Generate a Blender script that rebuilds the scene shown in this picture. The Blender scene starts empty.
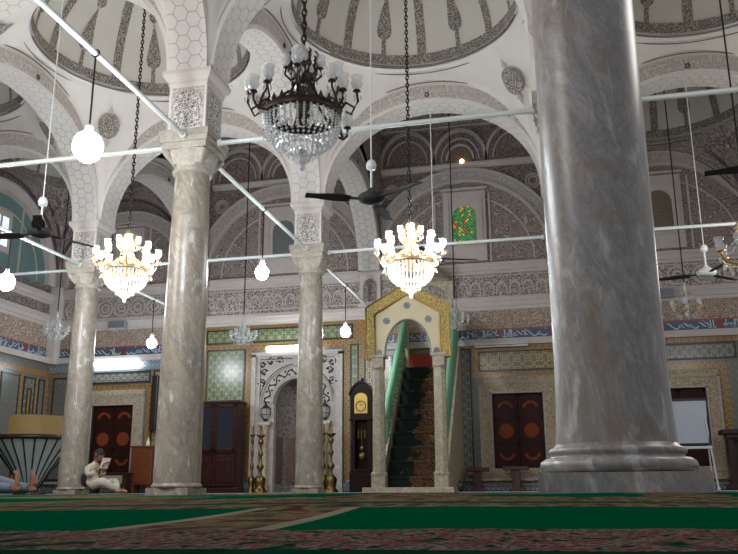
import bpy, bmesh, math, random
from mathutils import Vector, Matrix
random.seed(7)
scene = bpy.context.scene
COL = scene.collection
PI = math.pi
sin, cos = math.sin, math.cos

# ------------------------------------------------------------------ layout
XB, SX, Y1, SY, YW = -4.018, 4.235, 8.351, 4.719, 17.8
XA, XC = XB - SX, XB + SX
XD = XC + SX
Y0, Y2 = Y1 - SY, Y1 + SY
XL = -12.1
XBC, XAB, XCD, XLA = (XB+XC)/2, (XA+XB)/2, (XC+XD)/2, (XL+XA)/2
YM0, YM1, YM2 = (Y0+Y1)/2, (Y1+Y2)/2, (Y2+YW)/2
ZS = 4.84                                  # springing of the arches

def srgb(r, g, b):
    f = lambda v: (v/255/12.92 if v/255 <= .04045 else ((v/255+.055)/1.055)**2.4)
    return (f(r), f(g), f(b), 1.0)

# ------------------------------------------------------------------ node DSL
class S:
    def __init__(s, g, k): s.g, s.k = g, k
    def _m(s, op, *o): return s.g.math(op, s, *o)
    def __add__(s, o): return s._m('ADD', o)
    __radd__ = __add__
    def __sub__(s, o): return s._m('SUBTRACT', o)
    def __rsub__(s, o): return s.g.math('SUBTRACT', o, s)
    def __mul__(s, o): return s._m('MULTIPLY', o)
    __rmul__ = __mul__
    def __truediv__(s, o): return s._m('DIVIDE', o)
    def fr(s): return s._m('FRACT')
    def ab(s): return s._m('ABSOLUTE')
    def sn(s): return s._m('SINE')
    def cs(s): return s._m('COSINE')
    def fl(s): return s._m('FLOOR')
    def sq(s): return s._m('SQRT')
    def lt(s, o): return s._m('LESS_THAN', o)
    def gt(s, o): return s._m('GREATER_THAN', o)
    def mn(s, o): return s._m('MINIMUM', o)
    def mx(s, o): return s._m('MAXIMUM', o)

class G:
    def __init__(s, name):
        s.mat = bpy.data.materials.new(name); s.mat.use_nodes = True
        s.t = s.mat.node_tree; s.t.nodes.clear()
        s.out = s.t.nodes.new('ShaderNodeOutputMaterial')
    def n(s, kind, **kw):
        nd = s.t.nodes.new(kind)
        for k, v in kw.items(): setattr(nd, k, v)
        return nd
    def put(s, sock, v):
        if isinstance(v, S): s.t.links.new(v.k, sock)
        elif v is not None: sock.default_value = v
    def math(s, op, *a):
        nd = s.n('ShaderNodeMath', operation=op)
        for i, v in enumerate(a): s.put(nd.inputs[i], v)
        return S(s, nd.outputs[0])
    def co(s, which='Object'):
        return S(s, s.n('ShaderNodeTexCoord').outputs[which])
    def xyz(s, v):
        nd = s.n('ShaderNodeSeparateXYZ'); s.put(nd.inputs[0], v)
        return [S(s, o) for o in nd.outputs]
    def vec(s, x, y, z=0.0):
        nd = s.n('ShaderNodeCombineXYZ')
        for i, v in enumerate((x, y, z)): s.put(nd.inputs[i], v)
        return S(s, nd.outputs[0])
    def noise(s, v, scale, detail=3.0, dist=0.0, rough=.5):
        nd = s.n('ShaderNodeTexNoise'); s.put(nd.inputs['Vector'], v)
        nd.inputs['Scale'].default_value = scale; nd.inputs['Detail'].default_value = detail
        nd.inputs['Distortion'].default_value = dist; nd.inputs['Roughness'].default_value = rough
        return S(s, nd.outputs['Fac'])
    def voro(s, v, scale, feature='DISTANCE_TO_EDGE', out=0):
        nd = s.n('ShaderNodeTexVoronoi', feature=feature); s.put(nd.inputs['Vector'], v)
        nd.inputs['Scale'].default_value = scale
        return S(s, nd.outputs[out])
    def mix(s, f, a, b):
        nd = s.n('ShaderNodeMix', data_type='RGBA'); s.put(nd.inputs[0], f)
        s.put(nd.inputs[6], a); s.put(nd.inputs[7], b)
        return S(s, nd.outputs[2])
    def ramp(s, f, stops, const=False):
        nd = s.n('ShaderNodeValToRGB'); r = nd.color_ramp
        if const: r.interpolation = 'CONSTANT'
        while len(r.elements) < len(stops): r.elements.new(.5)
        for e, (p, c) in zip(r.elements, stops): e.position = p; e.color = c
        s.put(nd.inputs[0], f)
        return S(s, nd.outputs[0])
    def bsdf(s, col, rough=.7, metal=0.0, bump=None, bd=.01, emis=None, es=0.0, spec=None, coat=0):
        p = s.n('ShaderNodeBsdfPrincipled')
        s.put(p.inputs['Base Color'], col); s.put(p.inputs['Roughness'], rough); s.put(p.inputs['Metallic'], metal)
        if spec is not None: p.inputs['Specular IOR Level'].default_value = spec
        if coat: p.inputs['Coat Weight'].default_value = coat; p.inputs['Coat Roughness'].default_value = .08
        if emis is not None:
            s.put(p.inputs['Emission Color'], emis); s.put(p.inputs['Emission Strength'], es)
        if bump is not None:
            b = s.n('ShaderNodeBump'); b.inputs['Distance'].default_value = bd; b.inputs['Strength'].default_value = .8
            s.put(b.inputs['Height'], bump); s.t.links.new(b.outputs[0], p.inputs['Normal'])
        s.t.links.new(p.outputs[0], s.out.inputs[0])
        return s.mat

def planar(g, plane):
    """wall coordinates: 'XZ', 'YZ' (object space) or 'UV'"""
    if plane == 'UV':
        x, y, z = g.xyz(g.co('UV')); return x, y
    x, y, z = g.xyz(g.co('Object'))
    return (x, z) if plane == 'XZ' else ((y, z) if plane == 'YZ' else (x, y))

def m_plain(name, c, rough=.6, metal=0.0, var=.12, scale=9, coat=0, spec=None):
    g = G(name); n = g.noise(g.co(), scale, 3)
    a = tuple(v*(1-var) for v in c[:3])+(1,); b = tuple(min(1, v*(1+var)) for v in c[:3])+(1,)
    return g.bsdf(g.mix(n, a, b), rough, metal, coat=coat, spec=spec)

def m_marble(name, base, vein, warm, scale=1.0, rough=.22, stretch=.45, blotch=None):
    g = G(name); x, y, z = g.xyz(g.co())
    inf = S(g, g.n('ShaderNodeObjectInfo').outputs['Random'])
    v = g.vec(x*scale+inf*17, y*scale+inf*5, z*scale*stretch + x*scale*.5)
    n1 = g.noise(v, 2.2, 6, 1.2, .62); n2 = g.noise(v, 6.0, 5, 2.2, .6); n3 = g.noise(v, 1.1, 2)
    vn = 1 - ((n1-.5).ab()*9).mn(1.0)
    vn2 = 1 - ((n2-.5).ab()*11).mn(1.0)
    n4 = g.noise(v, 38, 3)
    c = g.mix(n3, base, warm)
    c = g.mix((n2-.35).mx(0.0)*1.5, c, tuple(k*.62 for k in base[:3])+(1,))
    c = g.mix(vn*.6, c, vein)
    c = g.mix(vn2*.35, c, tuple(k*.8 for k in vein[:3])+(1,))
    c = g.mix((n4-.5).mx(0.0)*.9, c, tuple(k*.5 for k in base[:3])+(1,))
    if blotch:
        n5 = g.noise(g.vec(x*2.2+z*1.1, y*2.2, z*.9-x*.8), 2.6, 5, 1.6, .65); n6 = g.noise(g.vec(x*3, y*3, z*1.3+x), 3.2, 4, .8)
        c = g.mix(((n5-.50)*5).mx(0.0).mn(.8), c, blotch)
        c = g.mix(((n6-.60)*7).mx(0.0).mn(.7), c, srgb(214,212,210))
        c = g.mix((1-((n5-.46).ab()*30).mn(1.0))*.22, c, srgb(90,86,86))
    return g.bsdf(c, rough + n2*.12)

def m_carved(name, light, dark, scale=14, plane='UV', thr=.09, bump=True):
    """pierced / chip-carved stucco: light ridges round dark pits"""
    g = G(name); u, v = planar(g, plane)
    p = g.vec(u, v, 0.0)
    n = g.noise(p, scale*.6, 2)
    d = g.voro(g.vec(u+n*.06, v+n*.06, 0.0), scale)
    d2 = g.voro(p, scale*2.3)
    pit = ((d-thr)*14).mx(0.0).mn(1.0)
    pit2 = ((d2-.16)*6).mx(0.0).mn(1.0)
    k = (pit*.75 + pit2*.35).mn(1.0)
    return g.bsdf(g.mix(k, light, dark), .85, bump=(1-k) if bump else None, bd=.012)

def m_scroll(name, light, dark, k=10, plane='XZ', w=.17):
    """curling arabesque: contour lines of a soft noise field"""
    g = G(name); u, v = planar(g, plane); p = g.vec(u, v, 0.0)
    n = g.noise(p, k, 0.0, .6); n2 = g.noise(p, k*2.6, 2)
    ln = 1-((((n*5).fr()-.5).ab()-w)*9).mx(0.0).mn(1.0)
    c = g.mix(ln*.85, g.mix(n2*.6, light, dark), dark)
    return g.bsdf(c, .85, bump=1-ln, bd=.008)

def m_lattice(name, light, dark, k=9.0, plane='XZ', w=.12):
    """interlaced star strapwork cut in stucco, with fine pits between"""
    g = G(name); x, y = planar(g, plane)
    a = (x*k).sn(); b = (y*k).sn()
    c = ((x+y)*(k*.7071)).sn(); d = ((x-y)*(k*.7071)).sn()
    f = a*b + c*d*.9
    ln = ((f*2.2).fr()-.5).ab().lt(w)
    fine = g.voro(g.vec(x, y, 0.0), 26)
    pit = ((fine-.10)*9).mx(0.0).mn(1.0)
    base = g.mix(pit, g.mix(.55, dark, light), dark)
    return g.bsdf(g.mix(ln, base, light), .85, bump=ln*.6+(1-pit)*.4, bd=.015)

def m_hex(name, base, line, s=.16, w=.035):
    """plaster with incised hexagons, UV in metres"""
    g = G(name); u, v = planar(g, 'UV')
    x = u/s; y = v/s
    def cell(x, y):
        ax = x.fr()-.5; ay = ((y/1.7320508).fr()-.5)*1.7320508
        return ax, ay
    ax, ay = cell(x, y); bx, by = cell(x+.5, y+.8660254)
    da = ax*ax+ay*ay; db = bx*bx+by*by
    sel = da.lt(db)
    gx = (bx + (ax-bx)*sel).ab(); gy = (by + (ay-by)*sel).ab()
    d = gx.mx(gx*.5+gy*.8660254)
    ln = d.gt(.5-w)
    n = g.noise(g.co(), 5, 4)
    c = g.mix(n*.5, base, tuple(k*.78 for k in base[:3])+(1,))
    return g.bsdf(g.mix(ln*.8, c, line), .8, bump=1-ln, bd=.008)

def m_tile(name, cols, s=.16, plane='XZ', petals=4, rough=.28, grout=None, w=.03):
    """glazed tiles: petalled rosette repeated in every square"""
    g = G(name); x, y = planar(g, plane)
    cx = (x/s).fr()-.5; cy = (y/s).fr()-.5
    r = (cx*cx+cy*cy).sq(); a = g.math('ARCTAN2', cy, cx)
    f = r + (a*petals).cs()*.09
    ex = .5-cx.ab(); ey = .5-cy.ab()
    rc = (ex*ex+ey*ey).sq()
    c = g.ramp(f, [(0, cols[0]), (.12, cols[1]), (.24, cols[2]), (.33, cols[1]), (.40, cols[3]), (.55, cols[0])], True)
    c = g.mix(rc.lt(.17), c, cols[2])
    c = g.mix(rc.lt(.09), c, cols[0])
    e = ex.mn(ey).lt(w)
    c = g.mix(e, c, grout or cols[1])
    n = g.noise(g.co(), 40, 2)
    c = g.mix(n*.35, c, tuple(k*.5 for k in cols[1][:3])+(1,))
    return g.bsdf(c, rough)

def m_emit(name, c, st):
    g = G(name); e = g.n('ShaderNodeEmission'); e.inputs[0].default_value = c; e.inputs[1].default_value = st
    g.t.links.new(e.outputs[0], g.out.inputs[0]); return g.mat

def m_crystal(name, c=(.9, .92, .93, 1), tr=.45, es=0.0):
    g = G(name)
    p = g.n('ShaderNodeBsdfPrincipled'); p.inputs['Roughness'].default_value = .06
    p.inputs['IOR'].default_value = 1.6
    n = g.noise(g.co(), 60, 2)
    g.put(p.inputs['Base Color'], g.mix(n, c, tuple(k*.55 for k in c[:3])+(1,)))
    if es:
        p.inputs['Emission Color'].default_value = c; p.inputs['Emission Strength'].default_value = es
    t = g.n('ShaderNodeBsdfTransparent'); mx = g.n('ShaderNodeMixShader'); mx.inputs[0].default_value = tr
    g.t.links.new(p.outputs[0], mx.inputs[1]); g.t.links.new(t.outputs[0], mx.inputs[2])
    g.t.links.new(mx.outputs[0], g.out.inputs[0]); return g.mat

M = {}
M['marble_grey'] = m_marble('grey_marble', srgb(196,193,192), srgb(132,128,130), srgb(176,160,146), 1.5, .27, .45, srgb(146,126,108))
M['marble_pale'] = m_marble('pale_marble', srgb(180,173,163), srgb(120,110,98), srgb(172,156,134), 1.8, .28, .6, srgb(162,148,128))
M['marble_cap'] = m_marble('capital_marble', srgb(196,190,178), srgb(150,142,130), srgb(186,174,156), 2.2, .5, 1)
M['minbar_marble'] = m_marble('minbar_marble', srgb(205,194,170), srgb(140,124,100), srgb(214,202,176), 2.5, .35, .8)
M['plaster'] = m_plain('white_plaster', srgb(212,205,198), .85, var=.05, scale=3)
M['plaster_dome'] = m_plain('dome_plaster', srgb(204,198,188), .85, var=.06, scale=2)
M['plaster_cornice'] = m_plain('cornice_plaster', srgb(196,186,180), .8, var=.1, scale=6)
M['hex'] = m_hex('hexagon_incised_plaster', srgb(212,206,200), srgb(150,145,142), .17, .026)
M['carved_white'] = m_carved('pierced_white_stucco', srgb(216,210,204), srgb(72,68,66), 27)
M['arch_carved'] = m_scroll('faintly_carved_archivolt', srgb(208,201,193), srgb(168,157,150), 9, 'UV')
M['dome_orn'] = m_carved('dome_ornament_stucco', srgb(186,176,164), srgb(66,58,52), 25, thr=.05)
M['line'] = m_plain('painted_dark_line', srgb(96,84,78), .8)
M['stucco'] = m_lattice('star_lattice_stucco', srgb(194,178,170), srgb(94,78,74), 11)
M['stucco_y'] = m_lattice('star_lattice_stucco_side', srgb(190,178,174), srgb(92,80,78), 11, 'YZ')
M['stucco_dark'] = m_carved('carved_grey_stucco', srgb(164,148,141), srgb(82,68,64), 19, 'XZ')
M['stucco_dark_y'] = m_carved('carved_grey_stucco_side', srgb(160,148,144), srgb(78,68,66), 15, 'YZ')
M['frieze'] = m_carved('arabesque_frieze_stucco', srgb(206,193,184), srgb(92,78,72), 17, 'XZ', .06)
M['frieze_y'] = m_carved('arabesque_frieze_stucco_side', srgb(206,196,190), srgb(88,78,74), 13, 'YZ', .06)
M['flowerband'] = m_carved('floral_band_stucco', srgb(200,184,166), srgb(110,76,68), 25, 'XZ', .08)
M['flowerband_y'] = m_carved('floral_band_stucco_side', srgb(200,184,166), srgb(110,72,64), 18, 'YZ', .08)
M['doorstone'] = m_scroll('carved_door_surround', srgb(210,194,168), srgb(150,130,106), 12, 'XZ')
GOLD, CREAM, BLUE, GREEN, BROWN = srgb(186,142,62), srgb(214,204,170), srgb(62,86,112), srgb(72,112,92), srgb(70,52,34)
for sfx, pl in (('', 'XZ'), ('_y', 'YZ')):
    M['t_gold'+sfx] = m_tile('golden_tile'+sfx, (srgb(190,142,62), srgb(92,62,28), srgb(212,182,112), srgb(164,112,46)), .14, pl)
    M['t_green'+sfx] = m_tile('green_floral_tile'+sfx, (srgb(188,196,166), srgb(58,86,70), srgb(196,170,92), srgb(96,134,112)), .21, pl, 6)
    M['t_blue'+sfx] = m_tile('blue_floral_tile'+sfx, (srgb(168,176,168), srgb(44,62,88), srgb(196,168,96), srgb(92,116,128)), .19, pl, 6)
    M['t_grey'+sfx] = m_tile('grey_blue_tile'+sfx, (srgb(150,150,140), srgb(84,92,96), srgb(150,134,96), srgb(112,120,120)), .15, pl, 4)
    M['t_dado'+sfx] = m_tile('blue_white_dado_tile'+sfx, (srgb(206,210,208), srgb(60,84,110), srgb(214,214,206), srgb(110,140,160)), .1, pl, 4)
    M['t_brown'+sfx] = m_tile('ochre_panel_tile'+sfx, (srgb(206,176,96), srgb(44,54,60), srgb(222,206,160), srgb(160,134,72)), .24, pl, 4)
M['tile_line'] = m_plain('black_tile_line', srgb(30,34,34), .35)
M['wood_red'] = m_plain('dark_red_wood', srgb(48,18,13), .4, var=.35, scale=14, spec=.2)
M['wood_brown'] = m_plain('brown_wood', srgb(112,58,32), .4, var=.25, scale=12)
M['wood_dark'] = m_plain('blackened_wood', srgb(48,28,22), .35, var=.3, scale=12)
M['shutter'] = m_plain('shutter_wood', srgb(50,22,17), .5, var=.3, scale=16, spec=.15)
M['motif'] = m_plain('inlay_orange_wood', srgb(126,62,34), .6, var=.2, spec=.1)
M['brass'] = m_plain('brass', srgb(122,98,56), .32, 1.0, .3, 20)
M['gilt'] = m_carved('gilded_carved_frame', srgb(222,196,124), srgb(150,116,52), 26, 'XZ', .1)
M['goldplain'] = m_plain('gold_paint', srgb(200,168,84), .4, .3)
M['bronze'] = m_plain('dark_bronze', srgb(64,50,42), .4, .6, .3, 20)
M['gilt_metal'] = m_plain('gilt_metal', srgb(222,190,142), .3, .8, .2, 20)
M['iron'] = m_plain('dark_iron', srgb(40,38,38), .5, .4)
M['rod'] = m_plain('white_painted_rod', srgb(214,220,218), .4, var=.06)
M['white'] = m_plain('white_enamel', srgb(220,222,222), .35, var=.03)
M['fan_grey'] = m_plain('fan_dark_blade', srgb(46,44,46), .75)
M['green_rail'] = m_plain('green_painted_rail', srgb(120,176,138), .5, var=.1)
M['green_dark'] = m_plain('dark_green_edge', srgb(40,92,68), .5)
M['black'] = m_plain('black_plastic', srgb(20,20,22), .4)
M['crystal'] = m_crystal('crystal')
M['crystal_lit'] = m_crystal('lit_crystal', (1, .97, .93, 1), .35, .5)
M['glass_shade'] = m_crystal('clear_glass_shade', (.85, .88, .88, 1), .5)
M['bulb'] = m_emit('glowing_bulb', (.90, .95, 1, 1), 170)
M['bulb_big'] = m_emit('glowing_globe', (.86, .93, 1, 1), 130)
M['tube_lit'] = m_emit('lit_fluorescent_tube', (.86, .95, 1, 1), 26)
M['warm_dot'] = m_emit('warm_glow', (1, .72, .38, 1), 2.5)
M['red_cloth'] = m_plain('red_cloth', srgb(150,50,36), .8)
M['yellow_panel'] = m_plain('yellow_painted_wood', srgb(144,116,62), .55, var=.12)
M['flute_white'] = m_plain('white_fluting', srgb(176,184,182), .6, var=.06)
M['cloth_white'] = m_plain('white_robe_cotton', srgb(192,182,168), .9, var=.1)
M['cloth_dark'] = m_plain('dark_vest_cloth', srgb(40,38,40), .9)
M['cloth_blue'] = m_plain('grey_blue_trouser_cloth', srgb(92,102,112), .9, var=.2)
M['skin'] = m_plain('skin', srgb(146,98,76), .55, var=.06)
M['hair'] = m_plain('black_hair', srgb(24,20,18), .7)
M['paper'] = m_plain('white_paper', srgb(232,230,224), .7, var=.02)
M['board'] = m_plain('whiteboard_face', srgb(196,204,218), .25, var=.02)

def m_stair():
    g = G('ornate_stair_runner'); x, y, z = g.xyz(g.co())
    p = g.vec(x, y*.5+z, 0.0)
    d = g.voro(p, 14); n = g.noise(p, 16, 3); n2 = g.noise(p, 4, 3)
    orn = g.ramp(n, [(0, srgb(60,20,14)), (.42, srgb(50,24,16)), (.5, srgb(100,66,42)), (.58, srgb(38,14,10)), (.7, srgb(24,28,20))])
    orn = g.mix(d.lt(.025), orn, srgb(120,92,60))
    grn = g.mix(n, srgb(3,14,10), srgb(8,30,22))
    k = (x + .06 + (n2-.5)*1.6).lt(0.0)
    return g.bsdf(g.mix(k, orn, grn), .95)
M['stair'] = m_stair()

def m_carpet():
    g = G('green_prayer_carpet'); x, y, z = g.xyz(g.co())
    nn = g.noise(g.vec(x*1.5, y, 0.0), 3, 3) - .5; wob = g.noise(g.vec(x*6, y*2, 3.0), 5, 3) - .5
    fine = g.noise(g.vec(x, y, 0.0), 90, 3)
    f2 = g.noise(g.vec(x*1.0, y*.5, 0.0), 80, 2); f3 = g.noise(g.vec(x*1.0, y*.35, 5.0), 16, 3); f4 = g.noise(g.vec(x, y*.4, 9.0), 20, 1)
    orn = g.ramp(f2, [(0, srgb(10,26,20)), (.36, srgb(20,44,36)), (.44, srgb(78,72,60)), (.5, srgb(118,102,88)), (.56, srgb(66,50,46)), (.62, srgb(122,64,66)), (.75, srgb(34,16,18))])
    orn = g.mix((f4-.56).mx(0.0)*7, orn, srgb(4,48,36))
    orn = g.mix((y+nn*.06).lt(.50), orn, g.mix(f4, srgb(4,36,28), srgb(20,60,46)))
    beige = g.ramp(f3, [(.25, srgb(36,44,32)), (.42, srgb(82,72,56)), (.52, srgb(116,102,80)), (.6, srgb(88,58,50)), (.75, srgb(44,44,34))])
    beige = g.mix((fine-.45).mx(0.0)*2.5, beige, srgb(44,36,28))
    green = g.mix(fine, srgb(0,40,26), srgb(0,92,60))
    def inside(v, a, b, soft=.02): return v.gt(a)*v.lt(b)
    per = 3.55
    # the rows are laid across the hall; the two nearest follow the photograph, then they repeat
    far = y.gt(4.75)
    yy = y - ((y-1.95)/per).fl().mx(0.0)*per
    row1 = inside(yy + nn*.10 + wob*.03, .755, 1.44)
    xs = x + .36 + (yy-.75)*.12
    stripe = xs.ab().lt(.085)*1.0
    edge = inside(xs.ab(), .07, .095)
    c = beige
    g1 = g.mix(stripe, green, beige); g1 = g.mix(edge, g1, g.mix(f3, srgb(110,102,84), srgb(140,134,112)))
    c = g.mix(row1, c, g1)
    xr = x + nn*.25
    gap = ((xr+1.65+(yy-3)*.25).ab().lt(.34) + (xr+.42).ab().lt(.16) + (xr-.30).ab().lt(.10) + (xr-2.1).ab().lt(.3) + (xr+4.0+(yy-3)*.3).ab().lt(.5)).mn(1.0)
    row2 = inside(yy + nn*.35, 2.15, 4.55)
    c = g.mix(row2*(1-gap), c, green)
    c = g.mix(inside(yy + nn*.2, 1.62, 1.72), c, srgb(40,66,50))
    c = g.mix(y.lt(.755 - .0) * (y + nn*.10 + wob*.05).lt(.76), c, orn)
    return g.bsdf(c, .95, bump=fine, bd=.006, spec=0.0)
M['carpet'] = m_carpet()

def m_band(name, plane):
    g = G(name); x, z = planar(g, plane)
    f = (x/1.12).fr(); n = g.noise(g.co(), 30, 2)
    c = g.mix(f.lt(.88), srgb(128,56,54), g.mix(n, srgb(52,72,100), srgb(78,98,124)))
    c = g.mix(z.gt(3.395), c, srgb(146,74,70))
    return g.bsdf(c, .4)
M['band'] = m_band('blue_red_calligraphy_ground', 'XZ')
M['band_y'] = m_band('blue_red_calligraphy_ground_side', 'YZ')
M['script'] = m_plain('pale_blue_script', srgb(196,216,222), .5, var=.05)

def m_glass(name, lit):
    g = G(name); x, z = planar(g, 'XZ')
    u = (x+z)*13; v = (x-z)*13
    cell = g.noise(g.vec(u.fl(), v.fl(), 0.0), .73, 0)
    c = g.ramp(cell, [(0, srgb(30,130,70)), (.42, srgb(40,150,80)), (.5, srgb(222,190,60)), (.55, srgb(60,170,90)), (.62, srgb(206,70,40)), (.7, srgb(40,140,80))], True)
    ln = (u.fr()-.5).ab().gt(.42).__add__((v.fr()-.5).ab().gt(.42)).mn(1.0)
    c = g.mix(.25, c, srgb(120,120,110)); c = g.mix(ln, c, srgb(20,24,22))
    return g.bsdf(c, .15, emis=c, es=lit)
M['stained'] = m_glass('stained_glass', .3)
def m_grille(name, a, b, k=16, plane='XZ'):
    g = G(name); x, z = planar(g, plane)
    u = ((x+z)*k).fr()-.5; v = ((x-z)*k).fr()-.5
    ln = u.ab().lt(.16) + v.ab().lt(.16)
    return g.bsdf(g.mix(ln.mn(1.0), b, a), .7)
M['grille'] = m_grille('pierced_window_grille', srgb(150,136,116), srgb(34,34,36))
M['grille_blue'] = m_grille('bluish_window_grille', srgb(140,140,136), srgb(62,84,92))
M['window_glow'] = m_emit('cold_window_light', (.62, .82, 1, 1), 1.3)
M['teal'] = m_plain('teal_lunette', srgb(112,140,140), .6)  # one even teal for the side lunette field

# ------------------------------------------------------------------ mesh builder
class MB:
    def __init__(s): s.v, s.f, s.uv, s.mi, s.sm = [], [], [], [], []
    def face(s, pts, uv=None, mi=0, sm=False):
        b = len(s.v); s.v += [tuple(p) for p in pts]; s.f.append(tuple(range(b, b+len(pts))))
        s.uv.append(uv or [(0, 0)]*len(pts)); s.mi.append(mi); s.sm.append(sm)
    def grid(s, rows, uvs=None, mi=0, sm=True, closed=False, flip=False):
        """rows of points, shared vertices"""
        b = len(s.v); n = len(rows[0])
        for r in rows: s.v += [tuple(p) for p in r]
        for i in range(len(rows)-1):
            for j in range(n if closed else n-1):
                k = (j+1) % n
                idx = [(i, j), (i, k), (i+1, k), (i+1, j)]
                if flip: idx.reverse()
                s.f.append(tuple(b+a*n+c for a, c in idx))
                if uvs: s.uv.append([uvs[a][c if not (closed and c == 0 and j == n-1) else 0] for a, c in idx])
                else: s.uv.append([(0, 0)]*4)
                s.mi.append(mi); s.sm.append(sm)
        return s
    def box(s, c, d, mi=0, rz=0, taper=1.0):
        hx, hy, hz = d[0]/2, d[1]/2, d[2]/2
        P = []
        for z, t in ((-hz, 1), (hz, taper)):
            for x, y in ((-hx, -hy), (hx, -hy), (hx, hy), (-hx, hy)):
                x, y = x*t, y*t
                P.append((c[0]+x*cos(rz)-y*sin(rz), c[1]+x*sin(rz)+y*cos(rz), c[2]+z))
        for q, w, h in (((0,1,5,4), d[0], d[2]), ((1,2,6,5), d[1], d[2]), ((2,3,7,6), d[0], d[2]), ((3,0,4,7), d[1], d[2]), ((4,5,6,7), d[0], d[1]), ((3,2,1,0), d[0], d[1])):
            s.face([P[i] for i in q], [(0, 0), (w, 0), (w, h), (0, h)], mi)
        return s
    def rbox(s, c, d, r=.01, mi=0):
        """box with chamfered edges (octagonal rounded in all axes)"""
        bm = bmesh.new(); bmesh.ops.create_cube(bm, size=1)
        for v in bm.verts: v.co = Vector((v.co.x*d[0]+c[0], v.co.y*d[1]+c[1], v.co.z*d[2]+c[2]))
        bmesh.ops.bevel(bm, geom=bm.edges[:], offset=r, segments=2, affect='EDGES', profile=.5)
        return s.take(bm, mi)
    def take(s, bm, mi=0, sm=False):
        b = len(s.v); bm.verts.index_update()
        s.v += [tuple(v.co) for v in bm.verts]
        for f in bm.faces:
            s.f.append(tuple(b+v.index for v in f.verts)); s.uv.append([(0, 0)]*len(f.verts)); s.mi.append(mi); s.sm.append(sm)
        bm.free(); return s
    def lathe(s, prof, c=(0, 0, 0), n=24, mi=0, sq=0, a0=0.0, cap=True):
        """prof = [(r, z)]; sq>0 squares the section"""
        rows, uvs = [], []
        L = 0; pr = None
        for r, z in prof:
            if pr: L += math.hypot(r-pr[0], z-pr[1])
            pr = (r, z)
            row = []; uv = []
            for j in range(n):
                a = a0+2*PI*j/n
                k = 1.0
                if sq: k = 1/max(abs(cos(a)), abs(sin(a)))**sq
                row.append((c[0]+r*k*cos(a), c[1]+r*k*sin(a), c[2]+z)); uv.append((a*.25, L))
            rows.append(row); uvs.append(uv)
        s.grid(rows, uvs, mi, True, True)
        if cap:
            if prof[0][0] > 1e-4: s.face(list(reversed(rows[0])), None, mi)
            if prof[-1][0] > 1e-4: s.face(rows[-1], None, mi)
        return s
    def tube(s, pts, r, n=8, mi=0, cap=True):
        pts = [Vector(p) for p in pts]; rows = []
        rr = r if isinstance(r, (list, tuple)) else [r]*len(pts)
        up = Vector((0, 0, 1))
        for i, p in enumerate(pts):
            t = (pts[min(i+1, len(pts)-1)]-pts[max(i-1, 0)])
            if t.length < 1e-9: t = Vector((0, 0, 1))
            t.normalize()
            ref = up if abs(t.z) < .95 else Vector((1, 0, 0))
            a = t.cross(ref).normalized(); b = t.cross(a)
            rows.append([p+(a*cos(2*PI*j/n)+b*sin(2*PI*j/n))*rr[i] for j in range(n)])
        s.grid(rows, None, mi, True, True)
        if cap:
            s.face(rows[0], None, mi); s.face(list(reversed(rows[-1])), None, mi)
        return s
    def ball(s, c, r, n=12, m=8, mi=0, sc=(1, 1, 1)):
        rows = []
        for i in range(m+1):
            t = -PI/2+PI*i/m
            rows.append([(c[0]+r*sc[0]*cos(t)*cos(2*PI*j/n), c[1]+r*sc[1]*cos(t)*sin(2*PI*j/n), c[2]+r*sc[2]*sin(t)) for j in range(n)])
        return s.grid(rows, None, mi, True, True)
    def octa(s, c, r, h, mi=0):
        x, y, z = c; t = (x, y, z+h); b = (x, y, z-h)
        q = [(x+r, y, z), (x, y+r, z), (x-r, y, z), (x, y-r, z)]
        for i in range(4):
            s.face([q[i], q[(i+1) % 4], t], None, mi); s.face([q[(i+1) % 4], q[i], b], None, mi)
        return s
    def panel(s, xs, top, bot, y0, y1, mi=0, fm=None):
        """slab between curves bot(x)..top(x), y0 front to y1 back"""
        fm = fm or (lambda x, y, z: (x, y, z))
        T = [top(x) for x in xs]; B = [bot(x) for x in xs]
        for i in range(len(xs)-1):
            a, b = xs[i], xs[i+1]
            if T[i]-B[i] < 1e-4 and T[i+1]-B[i+1] < 1e-4: continue
            s.face([fm(a, y0, B[i]), fm(b, y0, B[i+1]), fm(b, y0, T[i+1]), fm(a, y0, T[i])], [(a, B[i]), (b, B[i+1]), (b, T[i+1]), (a, T[i])], mi)
            s.face([fm(b, y1, B[i+1]), fm(a, y1, B[i]), fm(a, y1, T[i]), fm(b, y1, T[i+1])], [(b, B[i+1]), (a, B[i]), (a, T[i]), (b, T[i+1])], mi)
            s.face([fm(a, y0, T[i]), fm(b, y0, T[i+1]), fm(b, y1, T[i+1]), fm(a, y1, T[i])], [(a, 0), (b, 0), (b, y1-y0), (a, y1-y0)], mi)
            s.face([fm(a, y1, B[i]), fm(b, y1, B[i+1]), fm(b, y0, B[i+1]), fm(a, y0, B[i])], [(a, y1-y0), (b, y1-y0), (b, 0), (a, 0)], mi)
        for i, fl in ((0, 1), (len(xs)-1, 0)):
            q = [fm(xs[i], y0, B[i]), fm(xs[i], y0, T[i]), fm(xs[i], y1, T[i]), fm(xs[i], y1, B[i])]
            s.face(q if not fl else q[::-1], [(y0, B[i]), (y0, T[i]), (y1, T[i]), (y1, B[i])], mi)
        return s
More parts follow.
